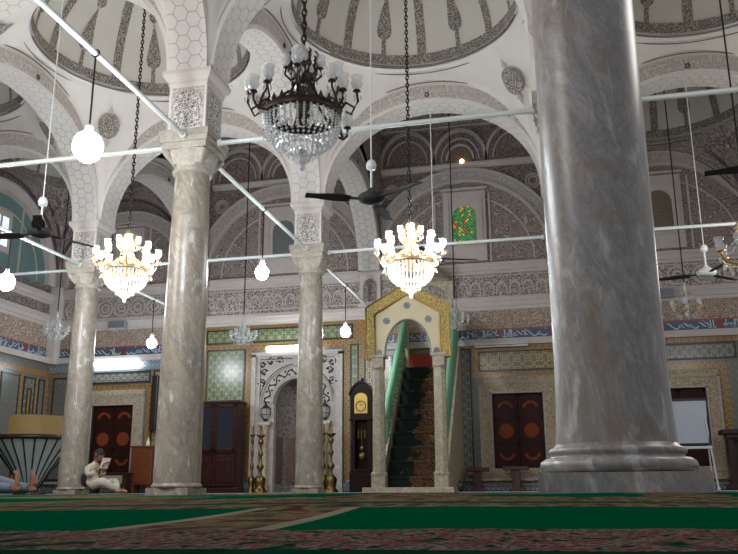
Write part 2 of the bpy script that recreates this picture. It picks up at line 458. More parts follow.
    def arcband(s, cx, cz, ri, ro, y0, y1, a0=0.0, a1=PI, n=32, bz=1.0, mi=0, fm=None):
        """arch ring in the XZ plane (bz squeezes height), slab y0..y1"""
        fm = fm or (lambda x, y, z: (x, y, z))
        I, O = [], []
        for i in range(n+1):
            a = a0+(a1-a0)*i/n
            I.append((cx+ri*cos(a), cz+ri*bz*sin(a))); O.append((cx+ro*cos(a), cz+ro*bz*sin(a)))
        L = 0
        for i in range(n):
            dl = math.hypot(O[i+1][0]-O[i][0], O[i+1][1]-O[i][1]); t = ro-ri
            uv = [(L, 0), (L, t), (L+dl, t), (L+dl, 0)]
            s.face([fm(I[i][0], y0, I[i][1]), fm(O[i][0], y0, O[i][1]), fm(O[i+1][0], y0, O[i+1][1]), fm(I[i+1][0], y0, I[i+1][1])], uv, mi)
            for Q in (I, O):
                s.face([fm(Q[i][0], y0, Q[i][1]), fm(Q[i+1][0], y0, Q[i+1][1]), fm(Q[i+1][0], y1, Q[i+1][1]), fm(Q[i][0], y1, Q[i][1])], [(L, 0), (L+dl, 0), (L+dl, y1-y0), (L, y1-y0)], mi)
            L += dl
        return s
    def xf(s, fn):
        s.v = [tuple(fn(*p)) for p in s.v]; return s
    def build(s, name, mats, parent=None, loc=None):
        me = bpy.data.meshes.new(name); me.from_pydata(s.v, [], s.f)
        if not isinstance(mats, (list, tuple)): mats = [mats]
        for m in mats: me.materials.append(M[m] if isinstance(m, str) else m)
        me.polygons.foreach_set('material_index', s.mi); me.polygons.foreach_set('use_smooth', s.sm)
        uvl = me.uv_layers.new(name='UVMap'); flat = [c for f in s.uv for p in f for c in p]
        uvl.data.foreach_set('uv', flat)
        me.update()
        o = bpy.data.objects.new(name, me); COL.objects.link(o)
        if parent is not None: o.parent = parent
        if loc: o.location = loc
        return o

def tag(o, label=None, cat=None, group=None, kind=None):
    if label: o['label'] = label
    if cat: o['category'] = cat
    if group: o['group'] = group
    if kind: o['kind'] = kind
    return o
def empty(name, loc=(0, 0, 0), rz=0, label=None, cat=None, group=None, kind=None):
    o = bpy.data.objects.new(name, None); COL.objects.link(o); o.location = loc; o.rotation_euler = (0, 0, rz)
    o.empty_display_size = .1
    return tag(o, label, cat, group, kind)
def copy_tree(o, parent=None):
    c = o.copy(); COL.objects.link(c)
    if parent is not None: c.parent = parent
    for ch in list(o.children): copy_tree(ch, c)
    return c
def smooth(e0, e1, x):
    t = max(0, min(1, (x-e0)/(e1-e0))); return t*t*(3-2*t)
def lin(a, b, n): return [a+(b-a)*i/n for i in range(n+1)]
M['marble_pale_white'] = m_marble('white_mihrab_marble', srgb(222,214,206), srgb(170,160,154), srgb(214,202,190), 2, .4, 1)
M['ink'] = m_plain('black_inlay', srgb(30,26,26), .5)
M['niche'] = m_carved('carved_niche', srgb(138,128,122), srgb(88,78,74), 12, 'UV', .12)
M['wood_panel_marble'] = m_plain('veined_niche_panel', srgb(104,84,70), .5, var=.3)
M['dark_glass'] = m_plain('dark_reflecting_glass', srgb(24,30,38), .05, var=.1)
M['book_green'] = m_plain('green_book_cloth', srgb(40,70,54), .7); M['book_red'] = m_plain('red_book_cloth', srgb(96,36,34), .7); M['book_tan'] = m_plain('tan_book_cloth', srgb(150,124,84), .7)
M['gate_cream'] = m_plain('cream_gate_marble', srgb(226,210,172), .5, var=.06, scale=5)
M['rosette_blue'] = m_plain('blue_white_rosette', srgb(120,132,158), .4, var=.4, scale=60)
M['tile_navy'] = m_plain('navy_tile', srgb(40,58,92), .3)
M['wood_brown_dark'] = m_plain('dark_brown_stand_wood', srgb(84,48,36), .45, var=.25)
M['fan_light'] = m_plain('grey_speaker_casing', srgb(150,154,158), .5, var=.05); M['fan_grey2'] = m_plain('grey_speaker_cloth', srgb(120,126,132), .8, var=.1)
M['clock_wood'] = m_plain('near_black_clock_wood', srgb(30,15,12), .45, var=.3, spec=.15)
# ================================================================== ARCHITECTURE
# ---- floor and carpet
mb = MB(); mb.box((-4, 9.0, -.06), (20, 20, .08)); tag(mb.build('floor', 'marble_pale'), kind='structure')
def carpet_z(x, y):
    z = .003*sin(3.1*x+1.3*y)*smooth(6, 2, y)
    z += .020*smooth(.9, 2.5, y)*smooth(4.6, 3.4, y)*smooth(-2.3, -.6, x)*smooth(3.4, 1.6, x)
    z += .006*smooth(2.0, 3.0, y)*smooth(4.2, 3.2, y)*(1+sin(7*x))*.5
    return z
mb = MB(); ys = [-.4+.06*i for i in range(90)]; ys += [ys[-1]+.35*(i+1) for i in range(27)]
xs = lin(-12.05, 5.2, 110)
mb.grid([[(x, y, carpet_z(x, y)) for x in xs] for y in ys], None, 0, True)
tag(mb.build('carpet', 'carpet'), 'green prayer carpet with beige and red floral borders covering the whole floor', 'carpet')

# ---- columns
def column(label, x, y, pl=.46, r0=.232, r1=.192, marble='marble_pale', kind=None, grand=False):
    t = empty('marble_column', (x, y, 0), 0, None if kind else label, None if kind else 'column', None, kind)
    k = .9
    b = MB(); b.box((0, 0, .024), (pl, pl, .15 if grand else .10))
    pr = [(0, .107), (.33*k, .107), (.345*k, .118), (.352*k, .14), (.345*k, .168), (.325*k, .182), (.30*k, .184), (.295*k, .196), (.305*k, .206), (.307*k, .222), (.295*k, .238), (.272*k, .242), (.266*k, .262), (.262*k, .30), (0, .30)]
    if grand: pr = [(0, .098), (.285, .098), (.305, .105), (.316, .124), (.309, .146), (.29, .158), (.272, .16), (.266, .168), (.275, .176), (.277, .188), (.268, .200), (.252, .204), (.247, .216), (0, .216)]
    else: pr = [(0, .073), (r0*1.02, .073), (r0*1.06, .085), (r0*1.06, .10), (r0*1.0, .115), (r0*.98, .13), (0, .13)]
    b.lathe(pr, n=48); b.build('base', marble, t)
    s = MB(); P = []
    rb = .247 if grand else r0*.99; zb_ = .20 if grand else .12
    for i in range(25):
        f = i/24; z = zb_+f*(3.62-zb_)
        r = r0+(r1-r0)*f + (rb-r0)*math.exp(-f*18) + .006*sin(PI*f)
        P.append((r, z))
    s.lathe(P, n=48); s.build('shaft', marble, t)
    c = MB()
    c.lathe([(r1+.0, 3.60), (r1+.028, 3.615), (r1+.032, 3.64), (r1+.008, 3.66), (r1+.012, 3.69), (r1+.05, 3.76), (r1+.075, 3.83), (r1+.07, 3.86)], n=32, sq=0)
    c.lathe([(.20, 3.70), (.235, 3.78), (.25, 3.85), (.27, 3.87)], n=32, sq=.75, a0=0)
    c.box((0, 0, 3.905), (.54, .54, .09)); c.box((0, 0, 3.975), (.585, .585, .07)); c.box((0, 0, 4.045), (.61, .61, .075))
    for i in range(4):
        a = PI/2*i
        c.ball((.235*cos(a), .235*sin(a), 3.82), .035, 8, 6)
        c.tube([(.22*cos(a+PI/4), .22*sin(a+PI/4), 3.70), (.30*cos(a+PI/4), .30*sin(a+PI/4), 3.80), (.345*cos(a+PI/4), .345*sin(a+PI/4), 3.86)], [.02, .04, .05], 8)
    c.build('capital', 'marble_cap', t)
    i_ = MB(); i_.box((0, 0, 4.385), (.47, .47, .61))
    i_.build('impost_block', 'plaster', t)
    c = MB(); c.lathe([(.235, 4.66), (.25, 4.69), (.25, 4.72), (.29, 4.76), (.305, 4.80), (.305, 4.845), (.24, 4.845)], n=4, sq=0, a0=PI/4)
    # square cornice: radii above are half-diagonals of a 4-gon
    c.v = [(vx*1.4142, vy*1.4142, vz) for vx, vy, vz in c.v]
    c.sm = [False]*len(c.f); c.build('cornice', 'plaster_cornice', t)
    for a in range(4):
        p = MB(); n = 20
        xs = lin(-.165, .165, n)
        arch = lambda x: 4.43+.17*math.sqrt(max(0, 1-(x/.166)**2))
        p.panel(xs, arch, lambda x: 4.13, -.242, -.232)
        q = MB(); q.panel(xs, lambda x: 4.645, arch, -.238, -.232)
        q.panel([-.205, -.165], lambda x: 4.645, lambda x: 4.11, -.238, -.232); q.panel([.165, .205], lambda x: 4.645, lambda x: 4.11, -.238, -.232)
        q.arcband(0, 4.43, .160, .178, -.25, -.23)
        ca, sa = cos(a*PI/2), sin(a*PI/2)
        rot = lambda X, Y, Z: (X*ca-Y*sa, X*sa+Y*ca, Z)
        p.xf(rot); q.xf(rot)
        p.build('carved_panel', 'carved_white', t); q.build('panel_border', 'arch_carved', t)
    return t
column('big grey veined marble column nearest the camera, towering past the top of the frame', XC, Y0, .63, .226, .228, 'marble_grey', None, True)
column('tall marble column left of centre standing between bookcase and small wooden cabinet', XB-.01, Y1, .475, .252, .200)
column('pale slim marble column standing in front of the mihrab', XB+.01, Y2, .42, .222, .190)
column('slim pale marble column with the seated reader leaning beside it', XA-.01, Y2, .42, .228, .195)
for x, y in ((XC, Y1), (XC, Y2), (XD, Y2), (XD, Y1), (XA, Y1), (XA, Y0), (XB, Y0), (XD, Y0)):
    column('', x, y, .44, .225, .19, kind='structure')

# ---- arches
AB_ = 1.65
def arch(axis, c, other, S_, half_t=.24, hollow=True):
    """solid arch across one bay; axis 'x' spans X, at Y=other"""
    ai = S_/2-.30; ae = S_/2; n = 40; be = 2.42
    fm = (lambda u, w, z: (c+u, other+w, z)) if axis == 'x' else (lambda u, w, z: (other-w, c+u, z))
    I, O = [], []
    for i in range(n+1):
        a = PI*i/n
        I.append((ai*cos(a), ZS+AB_*sin(a)**.93)); O.append((ae*cos(a) if i not in (0, n) else (ae if i == 0 else -ae), ZS+be*sin(a)))
    t = half_t
    L = 0
    so, fa = MB(), MB()
    for i in range(n):
        dl = math.hypot(I[i+1][0]-I[i][0], I[i+1][1]-I[i][1])
        so.face([fm(I[i][0], -t, I[i][1]), fm(I[i+1][0], -t, I[i+1][1]), fm(I[i+1][0], t, I[i+1][1]), fm(I[i][0], t, I[i][1])], [(L, 0), (L+dl, 0), (L+dl, 2*t), (L, 2*t)], 0, True)
        L += dl
        for w in (-t, t):
            fa.face([fm(I[i][0], w, I[i][1]), fm(I[i+1][0], w, I[i+1][1]), fm(O[i+1][0], w, O[i+1][1]), fm(O[i][0], w, O[i][1])], None, 0)
            # raised archivolt band
        def mid(k, f):
            dx = O[k][0]-I[k][0]; dz = O[k][1]-I[k][1]; d = math.hypot(dx, dz); q = min(f, d*.92)
            return (I[k][0]+dx/d*q, I[k][1]+dz/d*q)
    for w, e in ((-t, -.012), (t, .012)):
        Lb = 0
        for i in range(n):
            def mid(k, f):
                dx = O[k][0]-I[k][0]; dz = O[k][1]-I[k][1]; d = math.hypot(dx, dz); q = min(f, d*.92)
                return (I[k][0]+dx/d*q, I[k][1]+dz/d*q)
            a0, a1, b0, b1 = mid(i, .06), mid(i+1, .06), mid(i, .30), mid(i+1, .30)
            dl = math.hypot(a1[0]-a0[0], a1[1]-a0[1])
            fa.face([fm(a0[0], w+e, a0[1]), fm(a1[0], w+e, a1[1]), fm(b1[0], w+e, b1[1]), fm(b0[0], w+e, b0[1])], [(Lb, 0), (Lb+dl, 0), (Lb+dl, .22), (Lb, .22)], 1)
            Lb += dl
            for p0, p1 in ((a0, a1), (b0, b1)):
                fa.face([fm(p0[0], w+e, p0[1]), fm(p1[0], w+e, p1[1]), fm(p1[0], w, p1[1]), fm(p0[0], w, p0[1])], None, 0)
        pts = [fm(*( (lambda m: (m[0], w+e*1.2, m[1]))(mid(k, .36)) )) for k in range(1, n)]
        fa.tube(pts, .008, 5, 2)
    o = fa.build('arch', ['plaster', 'arch_carved', 'line']); tag(o, kind='structure')
    so.build('arch_soffit', 'hex', o)
    # iron hook at the crown
    h = MB(); ring = [fm(.035*cos(a), -t-.02, ZS+AB_+.13+.035*sin(a)) for a in lin(0, 2*PI, 12)]
    h.tube(ring, .009, 6); h.build('hook', 'iron', o)
    return o
for x in (XAB, XBC, XCD): arch('x', x, Y1, SX)
for x in (XAB, XBC, XCD, XA-SX/2): arch('x', x, Y2, SX)
for x in (XA, XB, XC, XD):
    arch('y', YM1, x, SY); arch('y', YM2, x, SY)
for x in (XA, XB, XC, XD): arch('y', YM0, x, SY)
for x in (XAB, XBC, XCD): arch('x', x, Y0, SX)

# ---- domed bays
def bay(x0, x1, y0, y1, high=False, wall_b=False, painted=False, R=1.69, zr=6.91):
    cx, cy = (x0+x1)/2, (y0+y1)/2; a, b = (x1-x0)/2, (y1-y0)/2
    R = min(R, a-.06)
    be = 2.06 if not wall_b else 2.30
    zr = zr if not wall_b else 7.22
    zt = 8.22
    root = empty('ceiling', (0, 0, 0), kind='structure')
    N = 256
    def rect(th):
        u, v = cos(th), sin(th); k = 1/max(abs(u), abs(v)); u, v = u*k, v*k
        s = v if abs(u) >= abs(v) else u
        zb = ZS+be*max(0, 1-s*s)**.65
        return cx+a*u, cy+b*v, zb
    if high: zr = 8.5
    def pend(th, t):
        X, Y, Z = rect(th)
        if high: Z = zt
        rx, ry = cx+R*cos(th), cy+R*sin(th)
        h = t**1.55; g = t**.8
        return Vector((X+(rx-X)*h, Y+(ry-Y)*h, Z+(zr-Z)*g))
    mat = 'plaster' if not (high or painted) else 'stucco_dark'
    mb = MB(); rows, uvs = [], []
    for i in range(33):
        rows.append([pend(PI/4+2*PI*j/N, i/32) for j in range(N)]); uvs.append([(2*PI*R*j/N, i/32*1.4) for j in range(N)])
    mb.grid(rows, uvs, 0, True, True)
    if high:
        for j in range(N):
            p, q = rect(PI/4+2*PI*j/N), rect(PI/4+2*PI*(j+1)/N)
            if wall_b and abs(p[1]-y1) < .01 and abs(q[1]-y1) < .01: continue
            L0 = 2*PI*2*j/N; L1 = 2*PI*2*(j+1)/N
            mb.face([(p[0], p[1], p[2]-.1), (q[0], q[1], q[2]-.1), (q[0], q[1], zt), (p[0], p[1], zt)], [(L0, p[2]), (L1, q[2]), (L1, zt), (L0, zt)])
    pm = M['pend_dark'] if mat == 'stucco_dark' else 'plaster'
    mb.build('pendentive', pm, root)
    # ring moulding, carved band and dome shell
    rm = MB(); rows = []
    for r, z in ((R+.10, -.02), (R+.11, .015), (R+.06, .045), (R+.01, .05), (R, .03)):
        rows.append([(cx+r*cos(2*PI*j/96), cy+r*sin(2*PI*j/96), zr+z) for j in range(96)])
    rm.grid(rows, None, 0, True, True)
    rm.tube([(cx+(R+.13)*cos(2*PI*j/96), cy+(R+.13)*sin(2*PI*j/96), zr-.035) for j in range(97)], .008, 5, 1)
    rm.build('ring_moulding', ['plaster', 'line'], root)
    H = 1.75; zr += .05; R_ = R-.02
    def D(th, e, off=0.0):
        r = (R_-off)*cos(e); return (cx+r*cos(th), cy+r*sin(th), zr+(H-off)*sin(e))
    dm = MB(); dm.grid([[D(2*PI*j/64, PI/2*i/20*.999) for j in range(64)] for i in range(21)], None, 0, True, True, True)
    dm.build('dome', 'plaster_dome' if not painted else 'plaster_dome', root)
    og = MB()
    def strip(th, prof, off=.012, e0=0.0):
        """prof: [(metres up the dome, half width)]"""
        rows, uvs = [], []
        for h, w in prof:
            e = e0+h/R_; rr = max(.2, R_*cos(e))
            rows.append([D(th+w*k/rr, e, off) for k in (-1, -.33, .33, 1)]); uvs.append([(w*k+th*3, h) for k in (-1, -.33, .33, 1)])
        og.grid(rows, uvs, 0, True)
    rows = [[D(2*PI*j/96, e, .012) for j in range(97)] for e in (.004, .055, .105)]
    og.grid(rows, [[(2*PI*R*j/96, k) for j in range(97)] for k in (0, .09, .18)], 0, True)
    for k in range(8):
        strip(PI/4*k, [(h, .075) for h in lin(.16, 2.3, 14)])
        th = PI/4*(k+.5)
        strip(th, [(.16, .035), (.42, .035)])
        strip(th, [(.42, .02), (.47, .10), (.55, .125), (.66, .115), (.8, .085), (.98, .045), (1.10, .02)])
        strip(th, [(1.08, .012), (1.2, .012)], .012)
        strip(th, [(1.2+.09-.09*cos(q), .004+.085*sin(q)) for q in lin(0, PI, 10)], .012)
    og.build('dome_ornament', 'dome_orn', root)
    # corner medallions
    if not high:
        md = MB()
        for k in range(4):
            th0 = PI/4+PI/2*k
            p0 = pend(th0, .70); tv = (pend(th0, .78)-pend(th0, .62)).normalized()
            sv = Vector((-sin(th0), cos(th0), 0)); sv = (sv-tv*sv.dot(tv)).normalized(); nv = tv.cross(sv)
            if nv.dot(Vector((cx, cy, p0.z-.5))-p0) < 0: nv = -nv
            def PT(u, v): return p0+nv*(.045-.9*u*u)+sv*u+tv*v
            rows, uvs = [], []
            for i in range(7):
                f = i/6
                rows.append([PT(.19*f*cos(2*PI*j/24), .235*f*sin(2*PI*j/24)) for j in range(24)]); uvs.append([(.2*f*cos(2*PI*j/24)+k, .2*f*sin(2*PI*j/24)) for j in range(24)])
            md.grid(rows, uvs, 0, True, True)
            for sg in (1, -1):
                rows = [[PT(w*q, sg*(.23+h)) for q in (-1, 0, 1)] for h, w in ((0, .012), (.06, .05), (.10, .02), (.18, .005))]
                md.grid(rows, None, 0, True)
        md.build('pendentive_medallion', 'dome_orn', root)
    if painted or high:
        ln = MB()
        cols = ((.10, 0), (.17, 1)) if painted else ((.12, 2),)
        for k in range(4):
            for off, mi in cols:
                pts = []
                for j in range(29):
                    f = j/28; th = PI/2*k+PI/2*f
                    t = off+.02 if not high else off
                    t = off*.5+.75*off*abs(sin(2*(th))) if False else off
                    p = pend(th, t); c = Vector((cx, cy, p.z-.4)); pts.append(p+(c-p).normalized()*.03)
                ln.tube(pts, .022, 5, mi)
            # curved triangle drawn on the pendentive
            for off, mi in cols:
                pts = []
                for q in lin(0, 1, 24):
                    ang = 2*PI*q
                    th = PI/2*k+PI/4+(.30-off*.6)*cos(ang)*1.0*(1 if True else 0)
                    t = .62+(.26-off*.6)*sin(ang)
                    p = pend(th, max(.06, min(.96, t))); c = Vector((cx, cy, p.z-.4)); pts.append(p+(c-p).normalized()*.03)
                ln.tube(pts, .016, 5, mi)
        ln.build('painted_outline', ['line_blue', 'line_red', 'plaster_cornice'], root)
    return root
M['line_blue'] = m_plain('painted_blue_line', srgb(66,88,118), .7)
M['line_red'] = m_plain('painted_red_line', srgb(130,62,60), .7)
M['pend_dark'] = m_carved('carved_dark_pendentive', srgb(168,156,150), srgb(104,94,90), 12, 'UV', .1)
h_ = .24
for (x0, x1) in ((XL, XA-h_), (XA+h_, XB-h_), (XB+h_, XC-h_), (XC+h_, XD-h_)):
    bay(x0, x1, Y1+h_, Y2-h_)
for (x0, x1) in ((XA+h_, XB-h_), (XB+h_, XC-h_), (XC+h_, XD-h_)):
    bay(x0, x1, Y0+h_, Y1-h_)
bay(XL, XA-h_, Y2+h_, YW, wall_b=True, painted=True)
bay(XA+h_, XB-h_, Y2+h_, YW, high=True, wall_b=True)
bay(XB+h_, XC-h_, Y2+h_, YW, high=True, wall_b=True)
bay(XC+h_, XD-h_, Y2+h_, YW, wall_b=True, painted=True)

# ---- back wall
XR = XD+.6
DW = .53
doors = [('left', -10.29), ('centre', -.87), ('right', 2.36)]
MIHX, MIHW = -5.755, 1.075
def wallrects(bands, holes):
    """bands [(z0,z1,x0,x1)], holes [(x0,x1,z0,z1)] -> rects without the holes"""
    out = []
    for z0, z1, x0, x1 in bands:
        xs = sorted({x0, x1, *[h for H in holes for h in H[:2] if x0 < h < x1]})
        zs = sorted({z0, z1, *[h for H in holes for h in H[2:] if z0 < h < z1]})
        for a, b in zip(xs, xs[1:]):
            for c, d in zip(zs, zs[1:]):
                m = ((a+b)/2, (c+d)/2)
                if any(H[0] < m[0] < H[1] and H[2] < m[1] < H[3] for H in holes): continue
                out.append((a, b, c, d))
    return out
holes = [(x-DW, x+DW, .45, 2.04) for _, x in doors] + [(MIHX-MIHW, MIHX+MIHW, 0, 3.12)]
wb = MB()
def wq(m, rects, y, mi=0):
    for a, b, c, d in rects: m.face([(a, y, c), (b, y, c), (b, y, d), (a, y, d)], [(a, c), (b, c), (b, d), (a, d)], mi)
wq(wb, wallrects([(0, 3.2, XL, XR)], holes), YW, 0)
wq(wb, wallrects([(3.2, 4.95, XL, XR)], []), YW, 1)
wq(wb, wallrects([(4.95, 7.2, XL, XR), (7.2, 10, XL, XR)], []), YW, 2)
wb.box(((XL+XR)/2, YW+1.5, 5), (XR-XL, .1, 10), 1)
wall = wb.build('wall_back', ['t_grey', 'stucco_dark', 'stucco_dark']); tag(wall, kind='structure')
def goldrect(x0, x1, z0, z1, w=.10, y=None, th=.012, par=None):
    m = MB(); y = YW if y is None else y
    for a, b, c, d in ((x0-w, x1+w, z1, z1+w), (x0-w, x0, z0, z1), (x1, x1+w, z0, z1)): m.box(((a+b)/2, y-th/2, (c+d)/2), (b-a, th, d-c))
    m.build('golden_border', 't_gold', wall)
def wpan(name, x0, x1, z0, z1, mat, th=.02, frame=None, fw=.035, y=YW, par=None):
    m = MB(); m.box(((x0+x1)/2, y-th/2, (z0+z1)/2), (x1-x0, th, z1-z0))
    o = m.build(name, mat, par or wall)
    if frame:
        f = MB()
        for a, b, c, d in ((x0, x1, z1-fw, z1), (x0, x1, z0, z0+fw), (x0, x0+fw, z0+fw, z1-fw), (x1-fw, x1, z0+fw, z1-fw)):
            f.box(((a+b)/2, y-th-.006, (c+d)/2), (b-a, .014, d-c))
        f.build('panel_outline', frame, o)
    return o
# dado, bench step
wpan('dado', XL, MIHX-MIHW, .03, .22, 't_dado'); wpan('dado', MIHX+MIHW, XR, .03, .22, 't_dado')
st = MB()
for a, b in ((XL, -6.95), (-4.55, -3.5), (-2.0, XR)):
    st.box(((a+b)/2, YW-.11, .245), (b-a, .22, .05))
tag(st.build('baseboard_back', 'marble_cap'), kind='structure')
# tile panels, bay by bay
P_ = 'tile_line'
wpan('tile_panel', -11.95, -11.55, .3, 2.72, 't_grey', .02, P_); wpan('tile_panel', -11.42, -11.12, .3, 2.72, 't_blue', .02, P_)
wpan('tile_panel', -11.0, -9.38, 2.54, 2.82, 't_blue', .02, P_)
wpan('tile_panel', -9.3, -8.95, .3, 2.82, 't_brown', .02, P_); wpan('tile_panel', -8.85, -8.55, .3, 2.82, 't_grey', .02, P_)
wpan('tile_panel', -8.0, -4.45, 3.36, 3.70, 't_green', .02, P_)
wpan('tile_panel', -7.97, -7.02, .3, 3.24, 't_green', .02, P_)
wpan('tile_panel', -4.52, -4.32, .3, 3.24, 't_green', .02, P_); wpan('tile_panel', -4.2, -3.55, .3, 2.95, 't_brown', .02, P_)
wpan('tile_panel', -3.35, -2.3, .3, 2.95, 't_blue', .02, P_)
wpan('tile_panel', -2.10, -1.82, .25, 3.02, 't_blue', .02, P_)
wpan('tile_panel', -1.66, .14, 2.50, 2.94, 't_brown', .02, P_)
wpan('tile_panel', .25, 1.35, .25, 2.9, 't_blue', .02, P_)
wpan('tile_panel', 1.45, 3.55, 2.60, 2.94, 't_blue', .02, P_)
wpan('tile_panel', 3.62, 4.6, .25, 2.94, 't_grey', .02, P_)
goldrect(-10.29-.84, -10.29+.84, .25, 2.40, .10); goldrect(2.36-.84, 2.36+.84, .25, 2.40, .14)
for a, b in ((-11.95, -11.55), (-11.42, -11.12), (-9.3, -8.95), (-8.85, -8.55)): goldrect(a, b, .3, 2.74, .055)
wpan('golden_field', -1.80, .20, 2.36, 3.06, 't_gold', .01); wpan('tile_field', XL, -8.15, 2.86, 3.06, 't_dado', .01); wpan('golden_field', XC+.2, XR, 2.96, 3.06, 't_gold', .01)
wpan('golden_field', -8.1, -6.85, .25, 3.19, 't_gold', .008); wpan('golden_field', -4.66, -4.0, .25, 3.19, 't_gold', .008); wpan('golden_field', -2.18, -1.8, 2.96, 3.06, 't_gold', .008)
# upper tile field over the mihrab
wpan('tile_field', -8.1, -4.0, 3.2, 3.78, 't_gold', .008)
# bands
def band(n, z0, z1, x0, x1, mat, th=.02): 
    m = MB(); m.box(((x0+x1)/2, YW-th/2, (z0+z1)/2), (x1-x0, th, z1-z0)); o = m.build('trim_%d' % n, mat); return tag(o, kind='structure')
def script(y, x0, x1, z0, h, par, fm=None, seed=1):
    """flowing pale strokes of the painted inscription, too small to read"""
    rnd = random.Random(seed); m = MB(); fm = fm or (lambda a, b, c: (a, b, c)); x = x0
    def stroke(pts, w):
        n = len(pts)
        for i in range(n-1):
            (a, b), (c, d) = pts[i], pts[i+1]; L = math.hypot(c-a, d-b) or 1; nx, nz = -(d-b)/L, (c-a)/L
            w0 = w*(.45+.55*sin(PI*(i+.3)/n)); w1 = w*(.45+.55*sin(PI*(i+1.3)/n))
            m.face([fm(a-nx*w0, y, b-nz*w0), fm(c-nx*w1, y, d-nz*w1), fm(c+nx*w1, y, d+nz*w1), fm(a+nx*w0, y, b+nz*w0)])
    while x < x1-.1:
        if (x/1.12) % 1 > .84: x += .05; continue
        k = rnd.random(); b = z0+h*.18
        if k < .24:
            stroke([(x, b), (x+.012, b+h*.35), (x-.004, b+h*.7)], .011); stroke([(x-.05, b+h*.06), (x+.01, b), (x+.06, b+h*.05)], .012); x += .055
        elif k < .56:
            r = h*.26; stroke([(x+r-r*cos(t), b+h*.2-r*.8*sin(t)) for t in lin(0, PI, 7)], .013); x += 2*r+.01
        elif k < .8:
            r = h*.13; stroke([(x+r+r*cos(t), b+h*.22+r*sin(t)) for t in lin(0, 2*PI, 8)], .010); stroke([(x, b+h*.1), (x+.1, b+h*.1)], .011); x += .07
        else:
            stroke([(x, b+h*.5), (x+.05, b+h*.42), (x+.09, b+h*.2), (x+.14, b+h*.12)], .013); x += .11
        if rnd.random() < .5: stroke([(x-.04, b+h*(.02 if rnd.random() < .4 else .62)), (x-.02, b+h*.62+.012)], .010)
    return m.build('inscription', 'script', par)
for k, (a, b) in enumerate(((XL, -8.15), (-3.95, XR))):
    o = band(1, 3.2, 3.43, a, b, 'band'); script(YW-.028, a+.03, b-.03, 3.2, .23, o, None, 3+k)
    band(2, 3.43, 3.84, a, b, 'flowerband', .012)
    band(3, 3.06, 3.2, a, b, 'plaster_cornice', .10)
def moulding(n, z0, z1, x0, x1, d, mat='plaster_cornice', fm=None):
    """stepped cornice"""
    m = MB(); hh = z1-z0
    pr = [(0, 0), (.3*d, .02*hh), (.35*d, .25*hh), (.6*d, .3*hh), (.8*d, .6*hh), (1*d, .66*hh), (1*d, .95*hh), (0, hh)]
    rows = [[(x0, YW-a, z0+b), (x1, YW-a, z0+b)] for a, b in pr]
    m.grid(rows, None, 0, False)
    for e, r in ((0, [q[0] for q in rows]), (1, [q[1] for q in rows])): m.face(r)
    if fm: m.xf(fm)
    return tag(m.build('trim_%d' % n, mat), kind='structure')
moulding(4, 3.84, 4.14, XL, -8.15, .10); moulding(4, 3.78, 4.05, -8.15, -3.95, .12); moulding(4, 3.84, 4.14, -3.95, XR, .10)
fr = band(5, 4.05, 4.66, XL, XR, 'frieze', .015)
rg = MB()
for x0, x1, n in ((XL+.3, -8.3, 8), (.3, XR-.2, 9)):
    for i in range(n):
        cx = x0+(x1-x0)*(i+.5)/n
        for r in (.19, .09): rg.arcband(cx, 4.38, r-.02, r+.02, YW-.035, YW-.012, 0, 2*PI, 28)
for i in range(14):                           # arabesque loops elsewhere
    for x0, x1 in ((-8.1, -4.1), (-3.8, .2)):
        cx = x0+(x1-x0)*(i+.5)/14
        rg.arcband(cx, 4.26, .10, .125, YW-.03, YW-.012, -.3, PI+.3, 18, 1.9)
for z in (4.14, 4.62): rg.box(((XL+XR)/2, YW-.02, z), (XR-XL, .02, .022))
rg.build('frieze_relief', 'plaster_cornice', fr)
moulding(6, 4.66, 4.92, XL, XR, .12)
# lunettes
LR = 1.95; LZ = 4.95
def lunette(cx, wx, r, win, fm=None, par=None, mats=('stucco', 'arch_carved', 'plaster_cornice', 'stucco_dark')):
    par = par or wall
    y = YW
    m = MB(); n = 40
    for i in range(n):
        a, b = PI*i/n, PI*(i+1)/n
        p = [(cx, y-.015, LZ), (cx+r*cos(a), y-.015, LZ+r*sin(a)), (cx+r*cos(b), y-.015, LZ+r*sin(b))]
        m.face(p)
    if fm: m.xf(fm)
    m.build('lunette_field', mats[0], par)
    m = MB(); m.arcband(cx, LZ, r, r+.25, y-.09, y, n=48); 
    if fm: m.xf(fm)
    m.build('archivolt', mats[1], par)
    m = MB(); m.arcband(cx, LZ, r-.05, r+.01, y-.12, y, n=48); m.arcband(cx, LZ, r+.24, r+.29, y-.11, y, n=48)
    m.arcband(cx, LZ, r-.40, r-.37, y-.03, y, n=40)
    for dx in (-.62, .62): m.box((cx+dx, y-.03, LZ+.82), (.04, .04, 1.64))
    if fm: m.xf(fm)
    m.build('archivolt_moulding', mats[2], par)
